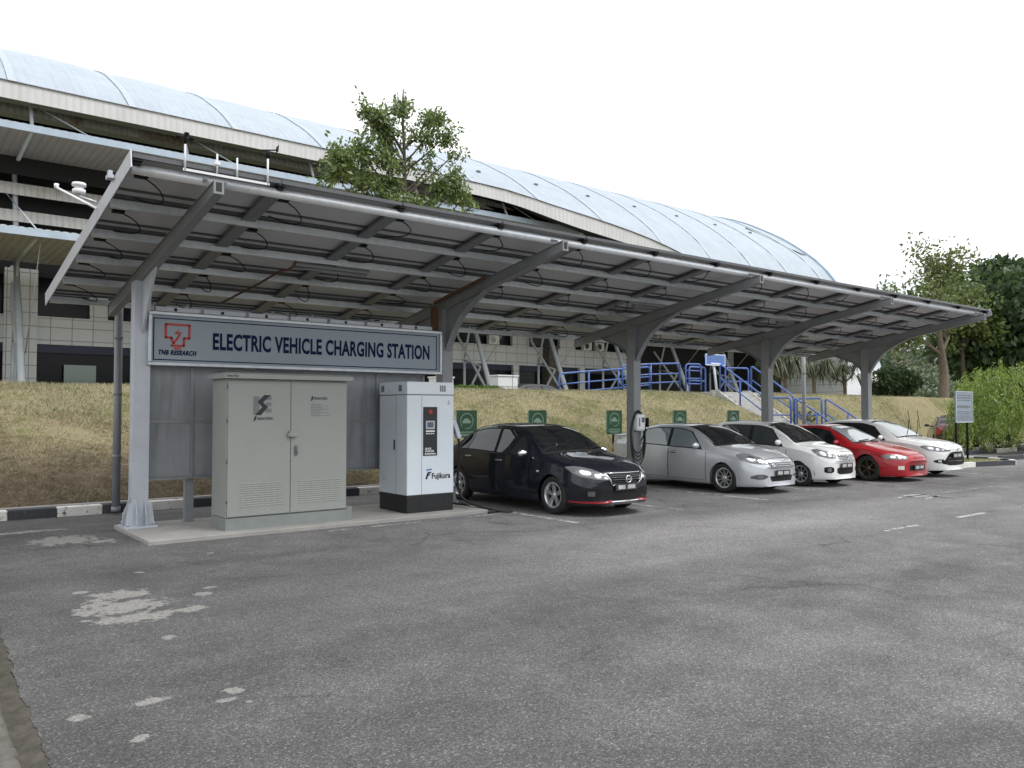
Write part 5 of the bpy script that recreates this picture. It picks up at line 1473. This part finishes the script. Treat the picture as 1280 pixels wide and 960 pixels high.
def make_ground():
    m = MB(); m.box(-1500, 1500, -1500, 1500, -.5, -.08); o = m.build('ground', M['ground']); tag(o, kind='structure')
    m = MB(); rj = random.Random(31); jt = [0, 0]
    def jit():
        jt[0] = jt[0]*.93+rj.gauss(0,.004); return jt[0]+rj.gauss(0,.0015)
    E_ = [(ex(y)+jit(), y, 0) for y in np.arange(-6, 9.5, .02)]
    m.add([(120,-6,0),(120,14.3,0),(-40,14.3,0),(-40,9.5,0)]+E_[::-1], [tuple(range(4+len(E_)))])
    m.add([(28.2,14.3,0),(120,14.3,0),(120,17.5,0),(32.5,17.5,0)], [(0,1,2,3)])
    o = m.build('car_park', M['asphalt']); tag(o, kind='structure')
    # bank: fine where it is seen close
    ys = list(np.arange(14.2, 23, .22))+list(np.arange(23, 26, .5))+[30, 36, 44, 60, 120, 200]
    xs = list(np.arange(-40, -4, 2))+list(np.arange(-4, 34, .30))+list(np.arange(34, 60, .9))+list(np.arange(60, 401, 20))
    m = MB(); m.grid([[(x, y, bank_z(x, y)) for y in ys] for x in xs]); o = m.build('grass_bank', M['bank']); tag(o, kind='structure')
    # concrete pad
    m = MB(); m.bbox(2.66, 7.82, 10.57, 12.4, -.05, .055, .012); o = m.build('concrete_pad', M['concrete']); tag(o, kind='structure')
    # bay lines and lane marks
    m = MB(); zl = .004
    def line(x0, y0, x1, y1, w=.10):
        d = Vector((x1-x0, y1-y0, 0)).normalized(); n = Vector((-d.y, d.x, 0))*w/2
        m.add([(x0-n.x,y0-n.y,zl),(x1-n.x,y1-n.y,zl),(x1+n.x,y1+n.y,zl),(x0+n.x,y0+n.y,zl)], [(0,1,2,3)])
    for x in (8.15, 10.57, 12.99, 15.41, 17.83, 20.25, 22.67): line(x, 8.8 if x != 15.41 else 9.4, x, 13.9)
    for k in range(9):
        x = 10.88+2.29*k
        line(x, 5.62, x+.95, 5.60, .09)
    line(4.9, 10.30, 8.1, 10.36, .06)
    line(15.1, 7.56, 19.2, 7.44, .07); line(15.25, 7.10, 16.1, 7.25, .10)
    m.add([(15.28,7.62,zl),(16.05,7.78,zl),(16.42,7.30,zl),(16.0,6.86,zl),(15.9,7.35,zl)][::1], [(0,4,2,1),(4,3,2)])
    o = m.build('road_marking', M['line'], fixn=False); tag(o, kind='structure')
    # roadside drain: silted channel, broken concrete lip and the verge beyond
    ysd = np.arange(-6, 9.6, .07)
    P = []
    for y in ysd:
        e = ex(y); j = rj.gauss(0,.02)
        P.append([(e+.09, y, -.012), (e+.02, y, -.003), (e-.02+j*.3, y, -.007+rj.gauss(0,.003)), (e-.05, y, -.016+rj.gauss(0,.004)), (e-.08, y, -.02+rj.gauss(0,.004)), (e-.12, y, -.01)])
    m = MB(); m.grid(P); o = m.build('drain_channel', M['dirt']); tag(o, kind='structure')
    P = []
    for y in ysd:
        e = ex(y); j = rj.gauss(0,.016)+.01*sin(y*2.1)
        P.append([(e-.10, y, -.05), (e-.108+j*.4, y, .01+j*.3), (e-.125+j*.5, y, .045+j*.5), (e-.17, y, .05+j*.4), (e-.205, y, .045), (e-.22, y, -.02)])
    m = MB(); m.grid(P); o = m.build('drain_lip', M['old_concrete']); tag(o, kind='structure')
    P = [[(-30, y, .1), (-6, y, .1), (-1.5, y, .09), (ex(y)-.6, y, .06), (ex(y)-.20, y, .035)] for y in ysd]
    m = MB(); m.grid(P); o = m.build('verge', M['bank']); tag(o, kind='structure')

def blades(name, spots, h, w, mt, seed, lean=.5):
    """spots: list of (x,y,z); one mesh of grass blades"""
    rg = np.random.default_rng(seed); n = len(spots)
    S = np.array(spots); a = rg.uniform(0, 2*pi, n); hh = h*rg.uniform(.5, 1.4, n); ww = w*rg.uniform(.7, 1.3, n)
    la = rg.uniform(0, 2*pi, n); ll = lean*rg.uniform(.2, 1.2, n)*hh
    V = np.zeros((n, 3, 3))
    V[:,0] = S+np.stack([np.cos(a)*ww, np.sin(a)*ww, np.zeros(n)-.01], 1)
    V[:,1] = S-np.stack([np.cos(a)*ww, np.sin(a)*ww, np.zeros(n)+.01], 1)
    V[:,2] = S+np.stack([np.cos(la)*ll, np.sin(la)*ll, hh], 1)
    me = bpy.data.meshes.new(name); me.vertices.add(3*n); me.vertices.foreach_set('co', V.reshape(-1))
    me.loops.add(3*n); me.loops.foreach_set('vertex_index', np.arange(3*n, dtype=np.int32))
    me.polygons.add(n); me.polygons.foreach_set('loop_start', np.arange(0, 3*n, 3, dtype=np.int32)); me.polygons.foreach_set('loop_total', np.full(n, 3, dtype=np.int32))
    me.materials.append(M[mt]); me.update(calc_edges=True); me.validate()
    o = bpy.data.objects.new(name, me); COL.objects.link(o); return o

def make_grass():
    rg = random.Random(11); sp = []; 
    while len(sp) < 90000:
        x = rg.uniform(-2, 1)+rg.random()**1.3*40; y = rg.uniform(14.6, 21)
        if y < footY(x)+.05: continue
        if 25.0 < x < 27.25: continue
        if 24.7 < x < 28.7 and y > 19.2: continue
        # bald earth low on the left
        bald = (y < 17.2+.8*sin(x*1.1)) and x < 9
        if bald and rg.random() < .80: continue
        if hN(x*2.1, y*2.3) > .05 and rg.random() < .5: continue
        sp.append((x, y, bank_z(x, y)))
    o = blades('dry_grass', sp, .062, .009, 'blade', 1, 1.1); tag(o, 'short dry tan and olive grass covering the bank', 'grass', kind='stuff')
    sp = []
    while len(sp) < 26000:
        x = rg.uniform(-2, 11); y = rg.uniform(14.6, 17.8)
        if hN(x*3.1, y*2.7) > .06: continue
        sp.append((x, y, bank_z(x, y)))
    o = blades('dead_grass', sp, .04, .007, 'straw', 4, 2.4); tag(o, 'brown dead grass lying on the bare lower part of the bank', 'grass', kind='stuff')
    sp = []
    for k in range(5000):
        y = rg.uniform(2, 9); sp.append((ex(y)-.215-abs(rg.gauss(0,.5)), y, .045))
    for k in range(2500): sp.append((rg.uniform(23.5, 28.2), rg.uniform(10.6, 13.6), .08))
    for k in range(900): sp.append((rg.gauss(6.0, .7), rg.uniform(14.36, 15.1), .12))
    o = blades('green_grass', sp, .06, .006, 'hedge', 2); tag(o, 'greener tufts of grass by the drain, the kerb and the far island', 'grass', kind='stuff')
    # loose grit lying on the asphalt near the camera
    m = MB(); rr = random.Random(8)
    for k in range(700):
        y = 2.2+rr.random()**1.6*9; x = rr.uniform(.8, 9) if rr.random() < .3 else ex(y)+.0+abs(rr.gauss(0,.22))
        s = rr.uniform(.002, .0065)
        vs = [(x+s*rr.uniform(.6,1.3)*cos(a), y+s*rr.uniform(.6,1.3)*sin(a), .001) for a in (0,1.57,3.14,4.71)]+[(x, y, s*rr.uniform(.7,1.3))]
        m.add(vs, [(0,1,4),(1,2,4),(2,3,4),(3,0,4)])
    o = m.build('grit', M['old_concrete'], fixn=False); tag(o, 'loose pale grit scattered over the asphalt', 'gravel', kind='stuff')

# ------------------------------------------------------------------ trees
def leaf_mesh(name, mt, parent, P, size, rg, droop=.35, aspect=.42, off=(0,0,0)):
    """P: list of leaf positions (with outward direction); one mesh of folded leaves"""
    n = len(P); Pn = np.array([p[:3] for p in P], dtype=float); D = np.array([p[3:6] for p in P], dtype=float)
    r = np.random.default_rng(rg)
    d = D*.6+r.normal(0, .6, (n,3)); d[:,2] -= droop; d /= np.linalg.norm(d, axis=1, keepdims=True)+1e-9
    rv = r.normal(0, 1, (n,3)); s = np.cross(d, rv); s /= np.linalg.norm(s, axis=1, keepdims=True)+1e-9
    up = np.cross(s, d)
    L = (size*r.uniform(.6, 1.35, n))[:,None]; W = L*aspect
    V = np.zeros((n, 4, 3))
    V[:,0] = Pn; V[:,1] = Pn+d*L*.5+s*W*.5+up*W*.12; V[:,2] = Pn+d*L; V[:,3] = Pn+d*L*.5-s*W*.5+up*W*.12
    V -= np.array(off)
    me = bpy.data.meshes.new(name); me.vertices.add(4*n); me.vertices.foreach_set('co', V.reshape(-1))
    idx = np.arange(4*n, dtype=np.int32).reshape(n, 4); tri = np.stack([idx[:,[0,1,2]], idx[:,[0,2,3]]], 1).reshape(-1)
    me.loops.add(len(tri)); me.loops.foreach_set('vertex_index', tri)
    k = len(tri)//3
    me.polygons.add(k); me.polygons.foreach_set('loop_start', np.arange(0, 3*k, 3, dtype=np.int32)); me.polygons.foreach_set('loop_total', np.full(k, 3, dtype=np.int32))
    me.materials.append(M[mt]); me.update(calc_edges=True); me.validate()
    o = bpy.data.objects.new(name, me); COL.objects.link(o); o.parent = parent; return o

def branchy(rg, mb, p, d, L, r, depth, tips, spread=.6, n0=3, up=.15, taper=.62, curve=.25, sides=6):
    pts = [Vector(p)]; dd = Vector(d).normalized(); seg = 4
    for k in range(seg):
        dd = (dd+Vector((rg.gauss(0,curve*.5), rg.gauss(0,curve*.5), rg.gauss(0,curve*.3)+up*.3))).normalized()
        pts.append(pts[-1]+dd*L/seg)
    mb.tube(pts, [lerp(r, r*taper, k/seg) for k in range(seg+1)], max(4, sides), cap=False)
    if depth == 0:
        for q in pts[1:]: tips.append((q, dd))
        return
    if depth == 1: tips.append((pts[-1], dd))
    for k in range(n0):
        t = rg.uniform(.45, 1.0) if k else 1.0
        i = min(int(t*seg), seg-1); q = pts[i].lerp(pts[i+1], t*seg-i)
        ax = dd.orthogonal().normalized(); ax.rotate(Matrix.Rotation(rg.uniform(0, 2*pi), 3, dd))
        nd = (dd*(1-spread*.5)+ax*spread*rg.uniform(.7,1.3)+Vector((0,0,up))).normalized()
        branchy(rg, mb, q, nd, L*rg.uniform(.58,.82), r*taper*.75, depth-1, tips, spread, n0, up, taper, curve, sides-1)

def ball(rg, c, rad, n, hollow=.4):
    out = []
    for k in range(n):
        v = Vector((rg.gauss(0,1), rg.gauss(0,1), rg.gauss(0,1))).normalized(); q = v*(rg.random()**hollow)
        out.append((c[0]+q.x*rad[0], c[1]+q.y*rad[1], c[2]+q.z*rad[2], v.x, v.y, v.z))
    return out

def make_trees():
    rg = random.Random(21)
    # --- slim tree rising behind the carport
    base = (14.15, 24.0, 1.28); root = thing('slender_tree', 'airy green tree with dark trunk rising behind the carport roof', 'tree', base)
    tb = MB()
    trunk = [(14.15,24,1.28),(14.2,24,4),(14.12,24,7),(14.2,24.05,9),(14.15,24,10.5),(14.08,24,11.8),(14.1,24,12.75)]
    tb.tube(smooth_path(trunk, 4), [lerp(.13,.022,k/24) for k in range(25)], 8)
    L = []
    clumps = [((14.1,24,12.15),(.42,.4,.60),260),((13.2,24,11.55),(.75,.7,.55),520),((12.6,23.9,11.7),(.40,.4,.40),150),((13.6,24.1,11.2),(.6,.6,.5),330),
              ((15.3,24,11.9),(.70,.6,.55),400),((15.9,24,11.55),(.50,.5,.55),260),((16.3,24,11.0),(.28,.3,.4),70),((15.0,24,11.2),(.45,.5,.5),170),
              ((11.8,24,9.85),(.75,.7,.62),560),((12.5,24,10.2),(.8,.7,.6),540),((11.6,24,9.3),(.6,.6,.45),340),((13.3,24,10.05),(.75,.7,.65),480),((13.6,24.2,9.5),(.6,.6,.5),260),((12.7,24,9.2),(.7,.6,.5),330),
              ((15.5,24,9.5),(.70,.6,.55),360),((16.3,24,9.7),(.65,.6,.55),380),((16.6,24,9.3),(.45,.5,.4),200),((15.0,24,8.9),(.6,.5,.5),240),((16.2,24,10.3),(.35,.4,.35),90),((14.6,24,9.0),(.5,.5,.5),160),((13.9,24,8.6),(.9,.6,.5),280),((13.7,24.1,10.8),(.55,.5,.45),150),((14.6,24.1,11.3),(.4,.4,.45),130),((14.4,24,10.2),(.5,.4,.5),110),((15.2,23.9,10.3),(.55,.5,.4),130),((13.2,24,8.9),(.8,.6,.5),260),((15.9,24,8.7),(.6,.5,.4),180)]
    for (c, rad, n) in clumps:
        # limb from trunk to clump, then twigs inside it
        zt = max(5.5, c[2]-abs(c[0]-14.15)*.75-.35); zt = min(zt, c[2])
        p0 = Vector((14.14, 24.0, zt)); p2 = Vector(c); mid = p0.lerp(p2, .55)+Vector((0, rg.uniform(-.2,.2), -.12))
        if (p2-p0).length > .3: tb.tube(smooth_path([p0, mid, p2], 4), [.045,.042,.038,.034,.03,.026,.022,.018,.014], 6, cap=False)
        sub = []
        for k in range(max(4, n//24)):
            q = ball(rg, c, rad, 1, .55)[0]; e = Vector(q[:3]); s_ = Vector(c).lerp(e, .15)
            tb.tube([s_, s_.lerp(e, .55)+Vector((rg.uniform(-.05,.05), rg.uniform(-.05,.05), .03)), e], [.012,.008,.004], 4, cap=False)
            for j in range(int(n/max(4, n//24)*1.35)):
                f = rg.random()**.6*1.12; pp = s_.lerp(e, f)+Vector((rg.gauss(0,.13), rg.gauss(0,.13), rg.gauss(0,.10)))
                dv = (e-s_).normalized(); L.append((pp.x, pp.y, pp.z, dv.x, dv.y, dv.z))
    # bare twigs at the lower right
    for k in range(6):
        a = rg.uniform(.1, .8); p = Vector((16.7, 24, 8.9)); e = p+Vector((cos(a)*rg.uniform(.5,1.1), rg.uniform(-.2,.2), sin(a)*rg.uniform(.4,1.0)))
        tb.tube([p, p.lerp(e,.5)+Vector((0,0,-.06)), e], [.016,.010,.004], 4, cap=False)
    wb(tb, 'trunk', M['bark_dark'], root)
    leaf_mesh('crown', 'leaf', root, L, .18, 3, .35, .42, base)
    # --- light tree at the right
    base = (46.6, 20.5, 2.3); root = thing('slender_tree', 'tall thin pale-leaved tree with grey trunk at the far end of the bank', 'tree', base)
    tb = MB(); tips = []
    tb.tube(smooth_path([(46.6,20.5,2.2),(46.7,20.5,3.8),(46.4,20.5,5.0),(46.0,20.5,6.4)], 3), [lerp(.30,.14,k/9) for k in range(10)], 8, cap=False)
    for (p, d, LL, r) in (((46.0,20.5,6.4),(-.15,0,1),1.9,.11),((46.2,20.5,5.6),(-.9,.1,.95),1.9,.08),((46.1,20.5,5.9),(.4,-.1,1),1.6,.09),((46.4,20.5,5.0),(1.0,0,.5),1.5,.12),((46.5,20.5,4.7),(-.9,.2,.6),1.6,.11)):
        branchy(rg, tb, p, d, LL, r, 3, tips, .62, 3, .18)
    L = []
    for q, d in tips:
        low = q.z < 6.4
        if not low and rg.random() < .30: continue
        for j in range(20 if low else 12):
            L.append((q.x+rg.gauss(0,.42), q.y+rg.gauss(0,.42), q.z+rg.gauss(0,.32), d.x, d.y, d.z))
    wb(tb, 'trunk', M['bark'], root)
    leaf_mesh('crown', 'leaf_pale', root, L, .25, 4, .3, .5, base)
    # --- big rounded dark tree behind it
    def big(base, c, R, n, size, mt, label, seed, nl=26, name='broad_tree', th=None):
        r2 = random.Random(seed); root = thing(name, label, 'tree', base)
        tb = MB(); b = Vector(base); cc = Vector(c)
        tb.tube(smooth_path([b-Vector((0,0,.2)), b.lerp(cc,.45)+Vector((.1,0,0)), cc], 4), [lerp(R[0]*.075, R[0]*.03, k/8) for k in range(9)], 8, cap=False)
        L = []
        for k in range(nl):
            q = ball(r2, c, (R[0]*.78, R[1]*.78, R[2]*.78), 1, .38)[0]; sr = r2.uniform(.26,.44)
            tb.tube([cc.lerp(b,.3), cc.lerp(Vector(q[:3]),.5), Vector(q[:3])], [R[0]*.028, R[0]*.018, R[0]*.007], 5, cap=False)
            L += ball(r2, q[:3], (R[0]*sr, R[1]*sr, R[2]*sr*.8), n//nl, .33)
        wb(tb, 'trunk', M['bark_dark'], root)
        leaf_mesh('crown', mt, root, L, size, seed, .25, .6, base)
    big((64.6,24.5,1.28),(64.6,24.5,8.0),(7.5,6,5.4),15000,.55,'leaf_dark','large dark rounded tree at the right edge behind the thin tree',5,34)
    big((58.6,24.5,1.3),(58.6,24.5,7.6),(2.6,2.4,2.9),4200,.36,'leaf','mid green leafy tree between the thin tree and the dark tree',6,18)
    big((60.3,30,1.28),(60.3,30,3.6),(2.1,2.0,2.0),3600,.26,'leaf_dark','dark conical shrub before the hazy hill, right of the last post',7,14,'round_shrub')
    # --- weeping tree
    base = (36.1,12.6,0.0); root = thing('weeping_tree', 'bright green weeping tree drooping to the ground at the right edge', 'tree', base)
    tb = MB(); L = []; r2 = random.Random(14)
    tb.tube(smooth_path([(36.1,12.6,-.1),(36.2,12.7,1.2),(36.0,12.6,2.2)], 4), [.20,.18,.17,.16,.15,.13,.12,.11,.10], 8)
    for k in range(430):
        a = r2.uniform(0, 2*pi); rad = r2.random()**.45*2.9
        px, py = 36.1+rad*cos(a)*1.12, 12.6+rad*sin(a)*.95
        top = 3.5-1.25*(rad/2.9)**2.6+r2.gauss(0,.20)+.25*sin(a*3+1)*(rad/2.9)-(.2 if rad > 2.3 else 0)
        bot = r2.uniform(.15, 1.2) if rad > 1.3 else r2.uniform(.9, 2.2)
        if k < 60: tb.tube(smooth_path([(36.0,12.6,2.1),(lerp(36.0,px,.5),lerp(12.6,py,.5),min(top-.25,2.8)),(px,py,top-.25)], 3), [.04,.036,.03,.026,.02,.014,.010], 5, cap=False)
        z = top; x, y = px, py; n = int((top-bot)/.048)
        for j in range(n):
            z -= .048; x += r2.gauss(0,.012)+.004*cos(a); y += r2.gauss(0,.012)+.004*sin(a)
            for q in range(2): L.append((x+r2.gauss(0,.05), y+r2.gauss(0,.05), z, cos(a)*.3, sin(a)*.3, -1.0))
    wb(tb, 'trunk', M['bark_dark'], root)
    leaf_mesh('crown', 'leaf_willow', root, L, .16, 9, .5, .24, base)
    # --- strap-leaved palms on the bank top
    for k, (x, y, z, s, lab) in enumerate(((38.2,25,4.15,1.25,'strap-leaved palm behind the fourth post, leftmost of the palms'),(41.3,25.2,4.35,1.15,'strap-leaved palm right of the slim drain pipe, middle of the palms'),(44.2,25.0,4.15,1.1,'strap-leaved palm beside the last carport post'))):
        base = (x, y, 1.28); root = thing('palm_tree', lab, 'tree', base, group='palms on the bank top')
        tb = MB(); tb.tube(smooth_path([(x,y,1.2),(x+.1,y,2.4),(x,y,z)], 3), [.13,.12,.11,.11,.10,.10,.09], 8)
        r2 = random.Random(40+k); m = MB()
        for h in range(7):
            hx, hy, hz = x+r2.gauss(0,.55)*s, y+r2.gauss(0,.45), z+r2.gauss(0,.25)
            tb.tube([(x,y,z-.9),(lerp(x,hx,.7),lerp(y,hy,.7),z-.45),(hx,hy,hz)], [.06,.05,.04], 5, cap=False)
            for j in range(70):
                a = r2.uniform(0, 2*pi); e = r2.uniform(-.2, 1.2); LL = r2.uniform(.7,1.15)*s*.85
                P = []; 
                for t in np.linspace(0, 1, 5):
                    rr = LL*t*cos(e)*.85; zz = LL*(t*sin(e)-.95*t*t)
                    w = .032*s*(1-t)+.006
                    cx_, cy_ = hx+cos(a)*rr, hy+sin(a)*rr
                    P.append([(cx_-sin(a)*w, cy_+cos(a)*w, hz+zz), (cx_+sin(a)*w, cy_-cos(a)*w, hz+zz)])
                m.grid(P)
        wb(tb, 'trunk', M['bark'], root); wb(m, 'crown', M['leaf_palm'], root, fixn=False)
    # --- clipped hedge
    r2 = random.Random(77); L = []
    for k in range(2600):
        x = r2.uniform(15.05,16.9); y = r2.uniform(22.0,22.5); z = r2.uniform(2.2,2.47); L.append((x,y,z, r2.gauss(0,.4), -.5, .6))
    base = (16,22.2,2.2); root = thing('clipped_hedge', 'low bright green clipped hedge on top of the bank', 'hedge', base)
    leaf_mesh('foliage', 'hedge', root, L, .07, 5, -.3, .6, base)
    m = MB(); m.bbox(15.1,16.85,22.05,22.45,2.0,2.40,.03); wb(m, 'stem_mass', M['leaf_dark'], root)
    # --- scrubby plant at the stair side and small shrubs near the far island
    for (x, y, z, r, n, mt, lab) in ((27.9,17.4,1.3,.38,260,'leaf_palm','scrubby dry shrub beside the stair landing'),(36.5,13.6,.35,.5,500,'leaf_dark','low dark shrub behind the far white kerb')):
        base = (x,y,z-r*.6); root = thing('small_shrub', lab, 'shrub', base)
        leaf_mesh('foliage', mt, root, ball(random.Random(3), (x,y,z), (r,r,r*.8), n), .16, 6, .1, .35, base)
        tb = MB(); 
        for k in range(5): tb.tube([(x,y,z-r*.9),(x+.2*cos(k*1.3),y+.2*sin(k*1.3),z+.1)], .012, 4)
        wb(tb, 'stem', M['bark'], root)
    # --- wooded hill far behind
    m = MB(); P = []
    hill = lambda x, y: 1.0+25*math.exp(-((x-325)/62)**2-((y-170)/48)**2)+6*math.exp(-((x-250)/60)**2-((y-150)/50)**2)
    P = [[(x, y, hill(x, y)-1.2) for y in range(70, 290, 11)] for x in range(160, 520, 12)]
    m.grid(P); o = m.build('hill', M['ground']); tag(o, kind='structure')
    r2 = random.Random(99); L = []
    for k in range(520):
        x = r2.uniform(190, 440); y = r2.uniform(85, 215)
        rr = r2.uniform(3.2, 6.5); z = hill(x, y)+rr*.5
        L += ball(r2, (x,y,z), (rr,rr,rr*.8), 52, .3)
    o = leaf_mesh('far_wood', 'leaf_far', None, L, 1.5, 12, .2, .7); tag(o, 'distant wooded hill seen past the end of the carport', 'wood', kind='stuff')
# ------------------------------------------------------------------ light, sky, camera
def make_world():
    w = bpy.data.worlds.new('World'); scene.world = w; w.use_nodes = True
    t = NT(w); bg = t.n['Background']
    sky = t.new('ShaderNodeTexSky', sky_type='NISHITA'); sky.sun_disc = False
    sky.sun_elevation = radians(58); sky.sun_rotation = radians(SUN_ROT); sky.air_density = 1.0; sky.dust_density = 2.5
    tc = t.new('ShaderNodeTexCoord')
    mp = t.new('ShaderNodeMapping'); mp.inputs['Scale'].default_value = (1, 1, 2.2); t.link(tc.outputs['Generated'], mp.inputs['Vector'])
    n = t.noise(mp.outputs[0], 2.3, 7, .55, .3)
    cloud = t.ramp(t.noise(mp.outputs[0], 3.1, 6, .5), [(.34,(6.7,7.05,7.3)),(.60,(11.2,11.25,11.3))])
    f = t.mr(n, .33, .50, .82, 1.0)
    col = t.mix(f, sky.outputs[0], cloud)
    t.link(col, bg.inputs['Color']); bg.inputs['Strength'].default_value = SKY
def make_light():
    l = bpy.data.lights.new('sun', 'SUN'); l.energy = SUN; l.angle = radians(22); l.color = (1, .98, .95)
    o = bpy.data.objects.new('sun', l); COL.objects.link(o)
    el = radians(58); az = radians(SUN_AZ)   # az: direction towards the sun, from +X counter-clockwise
    d = Vector((cos(el)*cos(az), cos(el)*sin(az), sin(el)))
    o.rotation_euler = d.to_track_quat('Z', 'Y').to_euler()
def make_camera():
    F = 1011.717; yaw = radians(51.8177); pitch = radians(1.891)
    c = bpy.data.cameras.new('camera'); c.sensor_width = 36; c.lens = 36*F/1280; c.clip_start = .05; c.clip_end = 3000
    o = bpy.data.objects.new('camera', c); COL.objects.link(o); o.location = (0, 0, 1.65)
    fw = Vector((cos(yaw)*cos(pitch), sin(yaw)*cos(pitch), sin(pitch)))
    o.rotation_euler = fw.to_track_quat('-Z', 'Y').to_euler()
    scene.camera = o
SUN_AZ = -60.0; SUN_ROT = 90-SUN_AZ; SUN = 1.4; SKY = .095
make_materials(); make_ground(); make_carport(); make_station_items(); make_cars(); make_hall(); make_stairs(); make_grass(); make_trees()
make_world(); make_light(); make_camera()
v = scene.view_settings; scene.display_settings.display_device = 'sRGB'
v.view_transform = 'Standard'; v.look = 'None'; v.exposure = 0.65; v.gamma = 1.0; v.use_curve_mapping = False
scene.render.engine = 'CYCLES'
